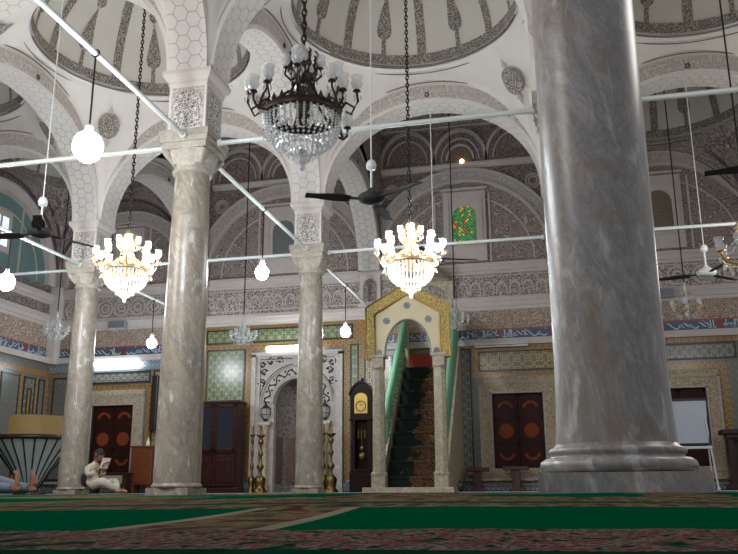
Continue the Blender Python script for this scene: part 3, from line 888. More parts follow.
for i, (cx, wx, r, win) in enumerate(((XLA-.05, XLA, 1.6, 'grille_blue'), (XAB, XAB, LR, 'grille_blue'), (XBC, XBC+.06, LR, 'stained'), (XCD, XCD, LR, 'grille'))):
    lunette(cx, wx, r, win)
    w = MB()
    xs = lin(-.27, .27, 18); ar = lambda x: 6.02+.27*math.sqrt(max(0, 1-(x/.271)**2))
    w.panel(xs, lambda x: 6.62, ar, -.09, 0); w.panel([-.48, -.27], lambda x: 6.62, lambda x: 4.97, -.09, 0); w.panel([.27, .48], lambda x: 6.62, lambda x: 4.97, -.09, 0)
    w.panel([-.27, .27], lambda x: 5.36, lambda x: 4.97, -.09, 0)
    w.box((0, -.06, 6.68), (1.06, .14, .05)); w.box((0, -.06, 5.30), (.9, .14, .05))
    for sx in (-.375, .375): w.box((sx, -.105, 5.9), (.05, .03, 1.1))
    zk = .86 if i == 0 else 1.0
    w.xf(lambda x, y, z: (wx+x*zk, YW+y, 4.97+(z-4.97)*zk))
    o = w.build('window_%d' % (i+1), 'plaster_cornice'); tag(o, kind='structure')
    p = MB(); p.panel(xs, ar, lambda x: 5.36, -.035, -.02); p.xf(lambda x, y, z: (wx+x*zk, YW+y, 4.97+(z-4.97)*zk)); p.build('window_pane', win, o)
# ledge and blind arches of the transition zone over the two middle bays
for cx in (XAB, XBC):
    x0, x1 = cx-1.87, cx+1.87
    moulding(7, 7.20, 7.34, x0, x1, .10)
    m = MB()
    for k, rr in ((0, .56), (-1.24, .60), (1.24, .60)):
        m.arcband(cx+k, 7.42, rr, rr+.07, YW-.05, YW, n=28, bz=1.25); m.arcband(cx+k, 7.42, rr-.14, rr-.11, YW-.03, YW, n=28, bz=1.25)
        for s_ in (-1, 1): m.box((cx+k+s_*(rr+.035), YW-.025, 7.38), (.07, .05, .10))
    m.arcband(cx, 7.42, .29, .33, YW-.06, YW, n=20, bz=1.2)
    m.build('blind_arch', 'plaster_cornice', wall)
    w = MB(); xs = lin(-.29, .29, 18); w.panel(xs, lambda x: 7.42+.348*math.sqrt(max(0, 1-(x/.291)**2)), lambda x: 7.36, YW-.03, YW); w.xf(lambda x, y, z: (cx+x, y, z))
    o = w.build('window_%d' % (5 if cx == XAB else 6), 'grille'); tag(o, kind='structure')
# spandrel rosettes
m = MB()
for cx in (XAB, XBC):
    for s_ in (-1, 1):
        for r in (.10, .16): m.arcband(cx+s_*1.62, 6.78, r-.015, r+.015, YW-.03, YW, 0, 2*PI, 24)
m.build('spandrel_rosette', 'plaster_cornice', wall)

# ---- doors (shuttered niches) in carved stone surrounds
for i, (nm, x) in enumerate(doors):
    d = MB()
    x0, x1 = -DW, DW
    d.box((0, .13, 1.245), (2*DW, .04, 1.6))
    for s_ in (-1, 1): d.box((s_*(DW-.0), .06, 1.245), (.02, .14, 1.6))
    d.xf(lambda a, b, c: (x+a, YW+b, c))
    dr = d.build('door_%d' % (i+1), 'wood_dark'); tag(dr, kind='structure')
    for s_ in (-1, 1):
        l = MB(); l.box((s_*.262, .07, 1.245), (.515, .05, 1.57))
        for zz in (.52, 1.0, 1.5, 1.97): l.box((s_*.262, .04, zz), (.5, .02, .035))
        for ss in (-1, 1): l.box((s_*.262+ss*.235, .04, 1.245), (.035, .02, 1.5))
        l.xf(lambda a, b, c: (x+a, YW+b, c)); lf = l.build('shutter_leaf', 'shutter', dr)
        q = MB()
        if i == 2: continue
        for zz, a0, a1, ri in ((1.70, .15, PI-.15, .11), (1.24, 0, 2*PI, .0), (.80, PI+.15, 2*PI-.15, .11)):
            q.arcband(s_*.262, zz, ri, .17 if ri else .155, .028, .05, a0, a1, 26)
        q.xf(lambda a, b, c: (x+a, YW+b, c)); q.build('inlay_motif', 'motif', lf)
    f = MB(); ow, oh = .80, 2.38
    for a, b, c, e in ((-ow, -DW, .12, oh), (DW, ow, .12, oh), (-DW, DW, 2.02, oh), (-DW, DW, .12, .47)):
        f.box(((a+b)/2, -.03, (c+e)/2), (b-a, .06, e-c))
    f.xf(lambda a, b, c: (x+a, YW+b, c)); f.build('stone_surround', 'doorstone', dr)
    g = MB()
    for e, w in ((DW+.02, .04), (ow-.02, .05)):
        zt = 2.02+(e-DW); 
        for s_ in (-1, 1): g.box((s_*e, -.045, (zt+.2)/2), (w, .06, zt-.2))
        g.box((0, -.045, zt), (2*e+w, .06, w))
    g.xf(lambda a, b, c: (x+a, YW+b, c)); g.build('surround_moulding', 'marble_cap', dr)

# ---- left wall
def onleft(x, y, z): return (XL-(y-YW), YW-(x), z)     # wall-local x runs toward the camera
lw = MB(); LY = YW-7.5
for z0, z1, mi in ((0, 3.2, 0), (3.2, 4.95, 1), (4.95, 9, 1)):
    lw.face([(XL, LY, z0), (XL, YW, z0), (XL, YW, z1), (XL, LY, z1)], [(LY, z0), (YW, z0), (YW, z1), (LY, z1)], mi)
wl = lw.build('wall_left', ['t_grey_y', 'stucco_dark_y']); tag(wl, kind='structure')
def lbox(name, x0, x1, z0, z1, mat, th=.02, par=None, kind=None):
    m = MB(); m.box((XL+th/2, YW-(x0+x1)/2, (z0+z1)/2), (th, x1-x0, z1-z0)); o = m.build(name, mat, par)
    if kind: o['kind'] = kind
    return o
def lpan(x0, x1, z0, z1, mat, th=.02):
    o = lbox('tile_panel', x0, x1, z0, z1, mat, th, wl)
    f = MB(); fw = .035
    for a, b, c, d in ((x0, x1, z1-fw, z1), (x0, x1, z0, z0+fw), (x0, x0+fw, z0, z1), (x1-fw, x1, z0, z1)):
        f.box((XL+th+.004, YW-(a+b)/2, (c+d)/2), (.014, b-a, d-c))
    f.build('panel_outline', 'tile_line', o)
lbox('golden_field', 0, 7.5, 2.74, 2.88, 't_gold_y', .012, wl)
for q in (.10, .47, 1.06, 1.87, 3.3, 5.5): lbox('golden_border', q-.05, q+.05, .25, 2.72, 't_gold_y', .012, wl)
lpan(.18, .42, .3, 2.66, 't_grey_y'); lpan(.55, .98, .3, 2.66, 't_blue_y'); lpan(.68, .85, .3, 2.4, 't_gold_y', .03)
lpan(1.14, 1.80, .3, 2.66, 't_grey_y'); lpan(1.95, 3.2, .3, 2.66, 't_grey_y'); lpan(2.05, 2.5, .3, 2.2, 't_gold_y', .03)
lpan(3.4, 5.4, .3, 2.66, 't_blue_y')
b1 = lbox('trim_8', 0, 7.5, 3.2, 3.43, 'band_y', .02, None, 'structure')
script(0, .06, 7.4, 3.2, .23, b1, lambda a, b, c: (XL+.028, YW-a, c), 9)
lbox('trim_9', 0, 7.5, 3.06, 3.2, 'plaster_cornice', .10, None, 'structure'); lbox('trim_10', 0, 7.5, 3.43, 3.95, 'flowerband_y', .012, None, 'structure')
moulding(11, 3.95, 4.25, 0, 7.5, .10, 'plaster_cornice', onleft); moulding(12, 4.5, 4.75, 0, 7.5, .14, 'plaster_cornice', onleft)
for k, yc in enumerate((YM2+.1, YM1)):
    u = YW-yc
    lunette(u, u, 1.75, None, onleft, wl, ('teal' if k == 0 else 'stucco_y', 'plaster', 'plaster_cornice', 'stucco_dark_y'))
    if k == 0:
        f = MB(); p = MB()
        for i in range(4):
            for j in range(2): p.box((u-.02+.3*i, YW-.035, 5.6+.38*j), (.22, .02, .30))
        f.box((u+.43, YW-.03, 5.79), (1.36, .03, .96)); f.xf(onleft); p.xf(onleft)
        o = f.build('window_7', 'plaster_cornice'); tag(o, kind='structure'); p.build('window_pane', 'window_glow', o)
# corner pilaster between the two walls
m = MB(); m.box((XL+.12, YW-.12, 4.0), (.24, .24, 1.9)); tag(m.build('trim_13', 'plaster'), kind='structure')
# wall pilasters where the arcades meet the back wall
for x in (XA, XB, XC, XD):
    m = MB(); m.box((x, YW-.09, 4.45), (.48, .18, .80)); m.box((x, YW-.11, 4.80), (.60, .22, .09)); m.box((x, YW-.11, 4.07), (.56, .22, .08))
    o = m.build('trim_14', 'plaster_cornice'); tag(o, kind='structure')
    q = MB(); q.panel(lin(-.16, .16, 14), lambda t: 4.5+.18*math.sqrt(max(0, 1-(t/.161)**2)), lambda t: 4.15, -.012, 0); q.xf(lambda a, b, c: (x+a, YW-.18+b, c)); q.build('pilaster_panel', 'stucco_dark', o)

# ---- tie rods
def rod(label, p, q, w=.048):
    m = MB(); p, q = Vector(p), Vector(q); m.tube([p, q], w/2*1.2, 6)
    for e, d in ((p, q-p), (q, p-q)):
        d = d.normalized(); m.tube([e, e+d*.05], w*.9, 8)
    tag(m.build('tie_rod', 'rod'), label, 'tie rod', 'white tie rods between the columns')
e_ = .24; ZR = 4.11
ZR = 4.0; e_ = .288
rod('white tie rod from the column left of centre off the left frame edge', (XA+e_, Y1, ZR), (XB-e_, Y1, ZR))
rod('long white tie rod passing behind the dark chandelier to the big near column', (XB+e_, Y1, ZR), (XC-e_, Y1, ZR))
rod('white tie rod high at right edge, from the big near column outward', (XC+e_, Y1, ZR), (XD-e_, Y1, ZR))
rod('short white tie rod at far left edge ending at the slim column with the reader', (XL+.02, Y2, ZR), (XA-e_, Y2, ZR))
rod('white tie rod behind the left lit chandelier, reaching the mihrab column', (XA+e_, Y2, ZR), (XB-e_, Y2, ZR))
rod('white tie rod behind the bright chandelier above the minbar gate', (XB+e_, Y2, ZR), (XC-e_, Y2, ZR))
rod('white tie rod in the farther row right of the big near column', (XC+e_, Y2, ZR), (XD-e_, Y2, ZR))
rod('white tie rod crossing the dome diagonally at upper left, running toward the camera', (XB, Y0+e_, ZR), (XB, Y1-e_, ZR))
rod('white tie rod slanting down from the column left of centre to the mihrab column', (XB, Y1+e_, ZR), (XB, Y2-e_, ZR))
rod('white tie rod slanting from the mihrab column back to the wall beside the minbar', (XB, Y2+e_, ZR), (XB, YW-.2, ZR))
rod('white tie rod slanting down from the left edge to the slim column with the reader', (XA, Y1+e_, ZR), (XA, Y2-e_, ZR))
rod('white tie rod from the slim column with the reader back to the wall', (XA, Y2+e_, ZR), (XA, YW-.2, ZR))

# ---- hanging globe lamps on the depth rods
def globe(label, x, y, z, r, lit='bulb_big'):
    t = empty('hanging_lamp', (x, y, z), 0, label, 'lamp', 'bare globe lamps hung from the tie rods')
    m = MB(); m.tube([(0, 0, .20), (0, 0, ZR-z-.03)], .009, 6); m.tube([(.036*cos(a), 0, ZR-z+.036*sin(a)) for a in lin(0, 2*PI, 12)], .008, 6); m.build('wire', 'iron', t)
    m = MB(); m.lathe([(.018, .22), (.035, .2), (.04, .13), (.03, .10)], n=14); m.build('lamp_holder', 'white', t)
    m = MB(); m.ball((0, 0, 0), r, 14, 10, 0, (1, 1, 1.1)); m.build('glowing_globe', lit, t)
globe('brightest and largest hanging globe lamp, upper left in front of the arch', XB, YM0+.18, 3.06, .135)
globe('glowing globe lamp hanging just left of the mihrab column, below its tie rod', XB, YM1, 3.05, .095)
globe('small glowing globe lamp hanging between the mihrab column and the minbar gate', XB, YM2, 3.06, .10)
globe('small glowing globe lamp at the left edge of the column left of centre, above shutters', XA, YM2+.15, 3.05, .10)
globe('glowing globe lamp at the far left edge of the frame', XA, YM1+.1, 3.20, .13)

# ---- ceiling fans
def fan(label, x, y, z, ztop, rz, dark=True):
    t = empty('fan', (x, y+.085, z), rz, label, 'ceiling fan', 'three-blade ceiling fans on long rods')
    m = MB(); m.tube([(0, 0, .36), (0, 0, ztop-z)], .008, 8); m.build('down_rod', 'white', t)
    m = MB(); m.lathe([(.015, .34), (.05, .35), (.06, .40), (.045, .44), (.02, .46)], n=20); m.tube([(0, 0, .1), (0, 0, .36)], .014, 8); m.build('canopy', 'white', t)
    m = MB(); m.lathe([(.02, -.05), (.08, -.05), (.135, -.03), (.15, 0), (.145, .03), (.10, .06), (.05, .09), (.03, .12)], n=28); m.build('motor_housing', 'white' if not dark else 'fan_grey', t)
    for k in range(3):
        a = 2*PI*k/3; b = MB()
        rows = []
        for f in lin(0, 1, 8):
            r = .24+f*.50; w = .05+.028*sin(PI*min(1, f*1.25+.1)) ; tw = .16
            rows.append([(r, w*q, -.012+tw*w*q+zz) for q, zz in ((-1, 0), (0, .004), (1, 0))])
        b.grid(rows, None, 0, True); rows2 = [[(p[0], p[1], p[2]-.008) for p in r] for r in rows]; b.grid(rows2, None, 0, True, False, True)
        for e in (0, 2): b.grid([[r[e] for r in rows], [r[e] for r in rows2]], None, 0, False)
        b.face([rows[-1][0], rows[-1][1], rows[-1][2], rows2[-1][2], rows2[-1][1], rows2[-1][0]])
        b.box((.19, 0, -.01), (.16, .05, .014))
        b.xf(lambda X, Y, Z: (X*cos(a)-Y*sin(a), X*sin(a)+Y*cos(a), Z)); b.build('blade', 'fan_grey', t)
zc1 = ZS+AB_+.02
fan('ceiling fan with dark blades hanging between dark chandelier and bright chandelier', XBC, Y1, 3.18, zc1, math.radians(86))
fan('ceiling fan with dark blades at the far left, in front of the slim column', XAB+.09, Y1, 3.10, zc1, math.radians(62))
fan('white ceiling fan hung on a white cord at right, beside the big near column', XCD, Y2, 3.26, zc1, math.radians(-75), False)
fan('ceiling fan mostly hidden behind the bright chandelier, its white canopy showing', XBC, Y2, 3.80, zc1, math.radians(20), False)
fan('ceiling fan at the upper right edge with only a blade tip in frame', XCD, Y1, 3.20, zc1, math.radians(172))

# ---- chandeliers
def chain(m, x, y, z0, z1, ln=.085, r=.010, w=.020):
    n = int((z1-z0)/(ln*.72)); st = (z1-z0)/n
    for i in range(n):
        c = z0+st*(i+.5); pts = []
        for a in lin(0, 2*PI, 8):
            u, v = w*cos(a), ln*.5*sin(a); pts.append((x+(u if i % 2 else 0), y+(0 if i % 2 else u), c+v))
        m.tube(pts, r, 4, 0, False)
def chandelier(label, x, y, z, ztop, lit, rz=0.0):
    metal = 'gilt_metal' if lit else 'bronze'; cr = 'crystal_lit' if lit else 'crystal'
    t = empty('chandelier', (x, y, z), rz, label, 'chandelier', 'large tiered crystal chandeliers')
    m = MB(); chain(m, 0, 0, 1.06, ztop-z); m.build('chain', 'iron', t)
    m = MB()     # stem with crown
    m.lathe([(.02, .35), (.05, .38), (.035, .45), (.07, .52), (.075, .56), (.03, .62), (.045, .72), (.09, .77), (.095, .80), (.04, .84), (.03, .92), (.06, .96), (.07, 1.0), (.03, 1.04), (.015, 1.08)], n=20)
    for k in range(8):
        a = PI/4*k
        m.tube([(.08*cos(a), .08*sin(a), .80), (.13*cos(a), .13*sin(a), .86), (.10*cos(a), .10*sin(a), .93), (.13*cos(a), .13*sin(a), .98), (.10*cos(a), .10*sin(a), 1.02)], [.014, .014, .012, .011, .006], 6)
        m.tube([(.05*cos(a), .05*sin(a), .56), (.12*cos(a), .12*sin(a), .62), (.09*cos(a), .09*sin(a), .70), (.05*cos(a), .05*sin(a), .74)], .013, 6)
    m.build('stem', metal, t)
    m = MB(); R = .30   # crested hoop
    rows = [[((R+dr)*cos(2*PI*j/40), (R+dr)*sin(2*PI*j/40), .44+dz) for j in range(40)] for dr, dz in ((.0, -.035), (.022, -.03), (.015, 0), (.025, .03), (.0, .035), (-.01, 0), (0, -.035))]
    m.grid(rows, None, 0, True, True)
    for k in range(24):
        a = 2*PI*k/24; c = (R+.012)
        m.lathe([(.018, 0), (.022, .02), (.012, .045), (.002, .07)], (c*cos(a), c*sin(a), .465), 6)
    for k in range(6):
        a = 2*PI*k/6; m.tube([(.04*cos(a), .04*sin(a), .62), (.16*cos(a), .16*sin(a), .60), (R*cos(a), R*sin(a), .47)], .012, 6)
    m.build('hoop', metal, t)
    m = MB()     # basket of bead strings
    for k in range(36):
        a = 2*PI*k/36
        for i in range(13):
            f = i/12; r = (R-.01)*math.sqrt(max(0, 1-f**3.2))+.02; zz = .41-.29*f
            m.octa((r*cos(a), r*sin(a), zz), .0145, .017)
        for i in range(7):                         # swags to the stem
            f = i/6; r = R*(1-f)+.06*f; zz = .47+.22*f-.06*sin(PI*f)
            if k % 2 == 0: m.octa((r*cos(a), r*sin(a), zz), .011, .015)
    for rr, zz, n in ((.27, .30, 40), (.20, .19, 30), (.13, .12, 22), (.07, .085, 12)):
        for k in range(n):
            a = 2*PI*k/n; m.octa((rr*cos(a), rr*sin(a), zz-.03), .011, .028)
    m.lathe([(.01, -.01), (.035, .01), (.05, .04), (.035, .07), (.06, .085)], n=12); m.ball((0, 0, -.025), .028, 10, 8)
    m.build('crystal_basket', cr, t)
    for k in range(8):
        a = PI/4*k+.2; ca, sa = cos(a), sin(a); lo = k % 2
        q = (lambda r, zz: (r*ca, r*sa, zz))
        A = MB()
        if lo: pts = [q(.30, .43), (q(.37, .37)), q(.45, .36), q(.50, .41), q(.50, .47)]; tips = [(.50, .47)]
        else: pts = [q(.30, .46), q(.36, .55), q(.43, .50), q(.46, .56), q(.45, .64)]; tips = [(.45, .64)]
        A.tube(pts, .012, 6)
        A.tube([pts[2], q(.40, .44), q(.36, .47)], .009, 5)
        if lo: A.tube([pts[2], q(.40, .50), q(.37, .56), q(.37, .60)], .010, 6); tips.append((.37, .60))
        else: A.tube([q(.34, .53), q(.28, .62), q(.30, .72), q(.29, .76)], .010, 6); tips.append((.29, .76))
        for r, zz in tips: A.lathe([(.008, 0), (.035, .008), (.03, .02), (.012, .03)], q(r, zz), 10)
        arm = A.build('arm', metal, t)
        for r, zz in tips:
            s = MB(); s.lathe([(.020, .03), (.042, .055), (.050, .085), (.040, .115), (.052, .145)], q(r, zz), 12, cap=False)
            for j in range(3):
                aa = a+2.1*j; s.octa((r*ca+.035*cos(aa), r*sa+.035*sin(aa), zz-.05), .010, .03)
            s.build('glass_shade', 'glass_shade' if not lit else cr, arm)
            if lit:
                b = MB(); b.ball(q(r, zz+.085), .032, 8, 6, 0, (1, 1, 1.5)); b.build('bulb', 'bulb', arm)
    for k in range(5):     # upper tier
        a = 2*PI*k/5; ca, sa = cos(a), sin(a)
        q = (lambda r, zz: (r*ca, r*sa, zz))
        A = MB(); A.tube([q(.05, .78), q(.11, .74), q(.16, .78), q(.15, .84)], .010, 6); A.lathe([(.008, 0), (.03, .008), (.012, .02)], q(.15, .84), 8)
        arm = A.build('arm', metal, t)
        s = MB(); s.lathe([(.018, .02), (.038, .04), (.042, .07), (.034, .095), (.044, .12)], q(.15, .84), 10, cap=False)
        for j in range(3): s.octa((.15*ca+.03*cos(j*2.1), .15*sa+.03*sin(j*2.1), .80), .009, .028)
        s.build('glass_shade', 'glass_shade' if not lit else cr, arm)
    return t
ZD = 8.7
chandelier('large unlit dark bronze chandelier hanging nearest the camera, in front of the white arch', XBC-.03, YM0, 2.61, 8.65, False)
chandelier('brightly lit crystal chandelier hanging in front of the minbar gate', XBC+.03, YM1, 2.60, ZD, True)
chandelier('lit gilt and crystal chandelier hanging beside the slim column at left', XAB-.02, YM1, 2.78, ZD, True, .3)
def small_chandelier(label, x, y, z, ztop, sc=1.0, gilt=False):
    metal = 'gilt_metal' if gilt else 'white'
    t = empty('small_chandelier', (x, y, z), 0, label, 'chandelier', 'small unlit glass chandeliers'); t.scale = (sc, sc, sc)
    m = MB(); m.tube([(0, 0, .60), (0, 0, (ztop-z)/sc)], .012/sc, 6); m.build('hanging_rod', 'iron', t)
    m = MB(); m.lathe([(.005, 0), (.03, .02), (.04, .05), (.02, .08), (.05, .13), (.06, .17), (.02, .22), (.035, .30), (.05, .35), (.02, .42), (.03, .5), (.04, .54), (.01, .62)], n=14); m.build('glass_stem', 'crystal', t)
    for k in range(6):
        a = PI/3*k+.25; q = (lambda r, zz: (r*cos(a), r*sin(a), zz))
        A = MB(); A.tube([q(.04, .16), q(.12, .08), q(.21, .10), q(.25, .17)], .012, 6); A.lathe([(.01, 0), (.045, .012), (.015, .03)], q(.25, .17), 10)
        arm = A.build('arm', metal, t); A = MB(); A.tube([q(.03, .40), q(.08, .42), q(.12, .36)], .008, 5); A.build('scroll', metal, arm)
        s = MB(); s.lathe([(.022, .03), (.035, .05), (.03, .09), (.042, .12)], q(.25, .17), 10, cap=False)
        s.build('glass_cup', 'crystal', arm)
        for r, zz in ((.25, .11), (.18, .04), (.12, .02), (.12, .30)): d_ = MB(); d_.octa(q(r, zz), .016, .035); d_.build('crystal_drop', 'crystal', arm)
        s = MB(); s.tube([q(.04+.2*f, .42-.22*f-.07*sin(PI*f)) for f in lin(0, 1, 10)], [.004+.007*(j % 2) for j in range(11)], 5); s.build('bead_string', 'crystal', arm)
    return t
small_chandelier('small clear glass chandelier hanging in front of the green tile panels above the bookcase', XAB-.02, YM2, 2.90, 8.9)
small_chandelier('small glass chandelier hanging right behind the minbar gate', XBC+.05, YM2, 3.0, 8.9)
small_chandelier('small glass chandelier hanging in the far left corner behind the slim column', XLA-.25, YM2, 3.2, 7.6)
small_chandelier('small gilt chandelier hanging on a dark rod right of the big near column', XCD, YM2, 3.02, 7.6, 1.05, True)
small_chandelier('gilt chandelier with crystal strings cut by the right edge of the frame', XCD+.12, YM1, 2.62, 7.6, 1.6, True)

# ---- fluorescent tubes
def tube_lamp(label, x0, x1, z, lit):
    t = empty('fluorescent_lamp', ((x0+x1)/2, YW-.06, z), 0, label, 'lamp', 'long tube lamps fixed above the tiles')
    w = x1-x0
    m = MB(); m.rbox((0, 0, .0), (w, .06, .05), .01); m.build('housing', 'white', t)
    m = MB(); m.tube([(-w/2+.03, -.055, -.02), (w/2-.03, -.055, -.02)], .022, 10); m.tube([(-w/2+.03, -.045, -.07), (w/2-.03, -.045, -.07)], .022, 10); m.build('tube', 'tube_lit' if lit else 'white', t)
tube_lamp('lit tube lamp above the shutters at left', -10.9, -9.65, 3.05, True)
tube_lamp('lit tube lamp directly above the mihrab frame', -6.5, -5.2, 3.24, True)
tube_lamp('unlit white tube lamp above the tile panel right of the minbar', -1.75, -.55, 3.10, False)
t = tag(MB().ball((XBC+.05, YW-.10, 7.36), .055, 12, 8).build('glow_spot', 'warm_dot'), 'tiny warm glow at the foot of the upper lattice window', 'lamp')  # emissive ball added to stand in for a warm glow, no fixture

# ---- mihrab
mh = empty('mihrab', (MIHX, YW, 0), 0, 'white marble mihrab niche with black scroll inlay, half hidden by the slim column', 'mihrab')
r_in = .53; zs = 1.95; n = 40
ar = lambda x: zs+math.sqrt(max(0, r_in**2-x*x))*1.02 if abs(x) < r_in else 0
m = MB(); xs = lin(-MIHW, -r_in, 4)[:-1]+[-r_in]+[-r_in*cos(PI*i/n) for i in range(1, n)]+[r_in]+lin(r_in, MIHW, 4)[1:]
top = lambda x: 3.12
m.panel([-MIHW, -r_in], top, lambda x: 0, -.05, .1); m.panel([r_in, MIHW], top, lambda x: 0, -.05, .1)
m.panel([-r_in*cos(PI*i/n) for i in range(n+1)], top, lambda x: max(zs, ar(x)), -.05, .1); m.build('surround', 'marble_pale_white', mh)
m = MB()
for e, w, d in ((MIHW-.05, .10, .10), (MIHW-.19, .025, .075)):
    zt = 3.12-(MIHW-e); 
    for s_ in (-1, 1): m.box((s_*e, -d/2, (zt+1.5)/2 if e < 1 else zt/2), (w, d, zt-1.5 if e < 1 else zt))
    m.box((0, -d/2, zt), (2*e+w, d, w))
m.build('frame_moulding', 'marble_pale_white', mh)
m = MB(); 
m.arcband(0, zs, r_in, r_in+.07, -.11, -.05, n=40, bz=1.02); m.build('arch_moulding', 'marble_cap', mh); m = MB(); m.arcband(0, zs, r_in+.29, r_in+.33, -.09, -.05, n=40)
m.build('arch_moulding', 'marble_cap', mh)
m = MB()      # scrolls
pts = []
for i in range(141):
    a = PI*i/140; r = r_in+.18+.055*sin(a*15); pts.append((r*cos(a), -.056, zs+r*sin(a)))
m.tube(pts, .017, 5)
for i in range(30):
    a = PI*(i+.5)/30; r = r_in+.18-.05*(1 if i % 2 else -1)
    m.ball((r*cos(a), -.055, zs+r*sin(a)), .026, 6, 4, 0, (1, .2, 1))
for s_ in (-1, 1):
    for k, (a, b) in enumerate(((.82, 2.85), (.62, 2.9), (.78, 2.65), (.42, 2.93), (.84, 2.45))):
        pts = [(s_*(a+.10*f*cos(f*7+k)), -.056, b-.0+.10*f*sin(f*7+k)) for f in lin(0, 1, 14)]; m.tube(pts, .014, 5)
        for q in range(4): m.ball((s_*(a-.05+.04*q), -.055, b+.045*sin(q*2.2+k)), .026, 6, 4, 0, (1.3, .2, .8))
    m.tube([(s_*.87, -.056, 2.15), (s_*.87, -.056, 2.96), (s_*.1, -.056, 2.96)], .010, 5)
    pts = [(s_*.88*cos(a), -.056, zs+.88*sin(a)) for a in lin(.15, PI/2-.1, 20)]; m.tube(pts, .010, 5)
m.build('black_inlay', 'ink', mh)
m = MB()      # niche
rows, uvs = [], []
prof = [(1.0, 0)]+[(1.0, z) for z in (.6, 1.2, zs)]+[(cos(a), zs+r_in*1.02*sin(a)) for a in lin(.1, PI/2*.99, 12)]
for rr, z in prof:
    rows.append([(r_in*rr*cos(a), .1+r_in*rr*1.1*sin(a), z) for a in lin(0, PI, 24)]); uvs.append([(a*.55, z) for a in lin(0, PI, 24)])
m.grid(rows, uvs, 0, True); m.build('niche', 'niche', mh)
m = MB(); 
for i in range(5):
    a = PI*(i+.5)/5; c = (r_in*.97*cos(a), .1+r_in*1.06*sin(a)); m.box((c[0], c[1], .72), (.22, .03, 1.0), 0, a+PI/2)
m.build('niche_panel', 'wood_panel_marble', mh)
m = MB(); m.panel([-r_in, r_in], lambda x: 1.55, lambda x: 1.50, .1, .12)
for s_ in (-1, 1):
    c = MB(); c.box((s_*.69, -.14, .08), (.20, .18, .16)); c.lathe([(.085, .16), (.095, .2), (.07, .24), (.068, 1.26), (.085, 1.29), (.075, 1.33), (.12, 1.45), (.125, 1.47)], (s_*.69, -.14, 0), 20); c.box((s_*.69, -.14, 1.50), (.30, .24, .07))
    c.build('colonnette', 'minbar_marble', mh)
# lanterns on the colonnettes
for s_, lab in ((-1, 'black glass lantern standing on the left colonnette of the mihrab'), (1, 'black glass lantern standing on the right colonnette of the mihrab')):
    t = empty('lantern', (MIHX+s_*.69, YW-.14, 1.535), 0, lab, 'lantern', 'lanterns flanking the mihrab')
    m = MB(); m.lathe([(.06, 0), (.065, .02), (.03, .04), (.025, .06)], n=8); m.lathe([(.11, .30), (.08, .34), (.03, .38), (.02, .42), (.03, .44), (.005, .47)], n=8)
    for k in range(6):
        a = PI/3*k; m.tube([(.05*cos(a), .05*sin(a), .06), (.115*cos(a), .115*sin(a), .16), (.11*cos(a), .11*sin(a), .30)], .007, 5)
    for z, r in ((.06, .05), (.16, .115), (.30, .11)): m.tube([(r*cos(a), r*sin(a), z) for a in lin(0, 2*PI, 12)], .008, 5)
    m.build('cage', 'iron', t)
    m = MB(); m.lathe([(.045, .065), (.105, .16), (.1, .295)], n=12, cap=False); m.build('glass', 'glass_shade', t)
def candlestick(label, x, y, h, k=1.0):
    t = empty('candlestick', (x, y, 0), 0, label, 'candlestick', 'tall brass candlesticks beside the mihrab')
    m = MB(); pr = [(.16, 0), (.165, .03), (.13, .06), (.10, .12), (.12, .2), (.13, .28), (.09, .34), (.035, .38), (.03, .46), (.07, .52), (.075, .57), (.03, .62), (.025, .74), (.05, .80), (.055, .84), (.025, .90), (.022, 1.0), (.055, 1.05), (.06, 1.1), (.03, 1.15), (.09, 1.21), (.10, 1.23), (.02, 1.235)]
    m.lathe([(r*k, z/1.235*h) for r, z in pr], n=20); m.build('stand', 'brass', t)
    m = MB(); m.lathe([(.03*k, h-.005), (.03*k, h+.17), (.01, h+.18)], n=12); m.build('candle', 'brass', t)
candlestick('tall brass candlestick in front of the left mihrab colonnette', -6.33, 17.1, 1.22)
candlestick('tall dark brass candlestick in front of the right mihrab colonnette', -4.76, 17.1, 1.22)
candlestick('slimmer brass candlestick between bookcase and mihrab', -6.60, 17.3, 1.25, .6)
candlestick('slimmer brass candlestick between mihrab column and grandfather clock', -4.98, 17.3, 1.25, .6)

# ---- bookcase
bc = empty('bookcase', (-7.46, 17.38, 0), 0, 'dark red-brown bookcase with two glass doors left of the mihrab', 'bookcase')
m = MB(); W, H, Dp = 1.14, 1.98, .42
for x in (-W/2+.03, W/2-.03): m.rbox((x, 0, 1.0), (.06, Dp, 1.86), .012)
m.rbox((0, Dp/2-.015, 1.0), (W-.06, .03, 1.84), .008); m.rbox((0, 0, .06), (W+.04, Dp+.04, .12), .02); m.rbox((0, 0, 1.95), (W+.05, Dp+.06, .08), .03); m.rbox((0, 0, .84), (W-.02, Dp, .06), .01)
for z in (1.2, 1.55): m.rbox((0, .03, z), (W-.1, Dp-.1, .02), .004)
m.build('carcass', 'wood_red', bc)
for s_ in (-1, 1):
    d = MB(); cx = s_*.265; y = -Dp/2-.012
    for x in (cx-.225, cx+.225): d.rbox((x, y, 1.39), (.075, .03, 1.04), .008)
    for z in (.905, 1.875): d.rbox((cx, y, z), (.5, .03, .075), .008)
    o = d.build('glass_door', 'wood_red', bc)
    g = MB(); g.box((cx, y+.006, 1.39), (.40, .008, .92)); g.build('glass_pane', 'dark_glass', o)
    k = MB(); k.ball((s_*.03, y-.03, 1.35), .014, 8, 6); k.build('knob', 'brass', o)
    d = MB(); d.rbox((cx, y, .47), (.52, .03, .66), .008); d.rbox((cx, y-.014, .47), (.38, .02, .52), .02)
    o = d.build('cupboard_door', 'wood_red', bc); k = MB(); k.ball((s_*.03, y-.03, .55), .014, 8, 6); k.build('knob', 'brass', o)
rb_ = random.Random(3)
kk = 0
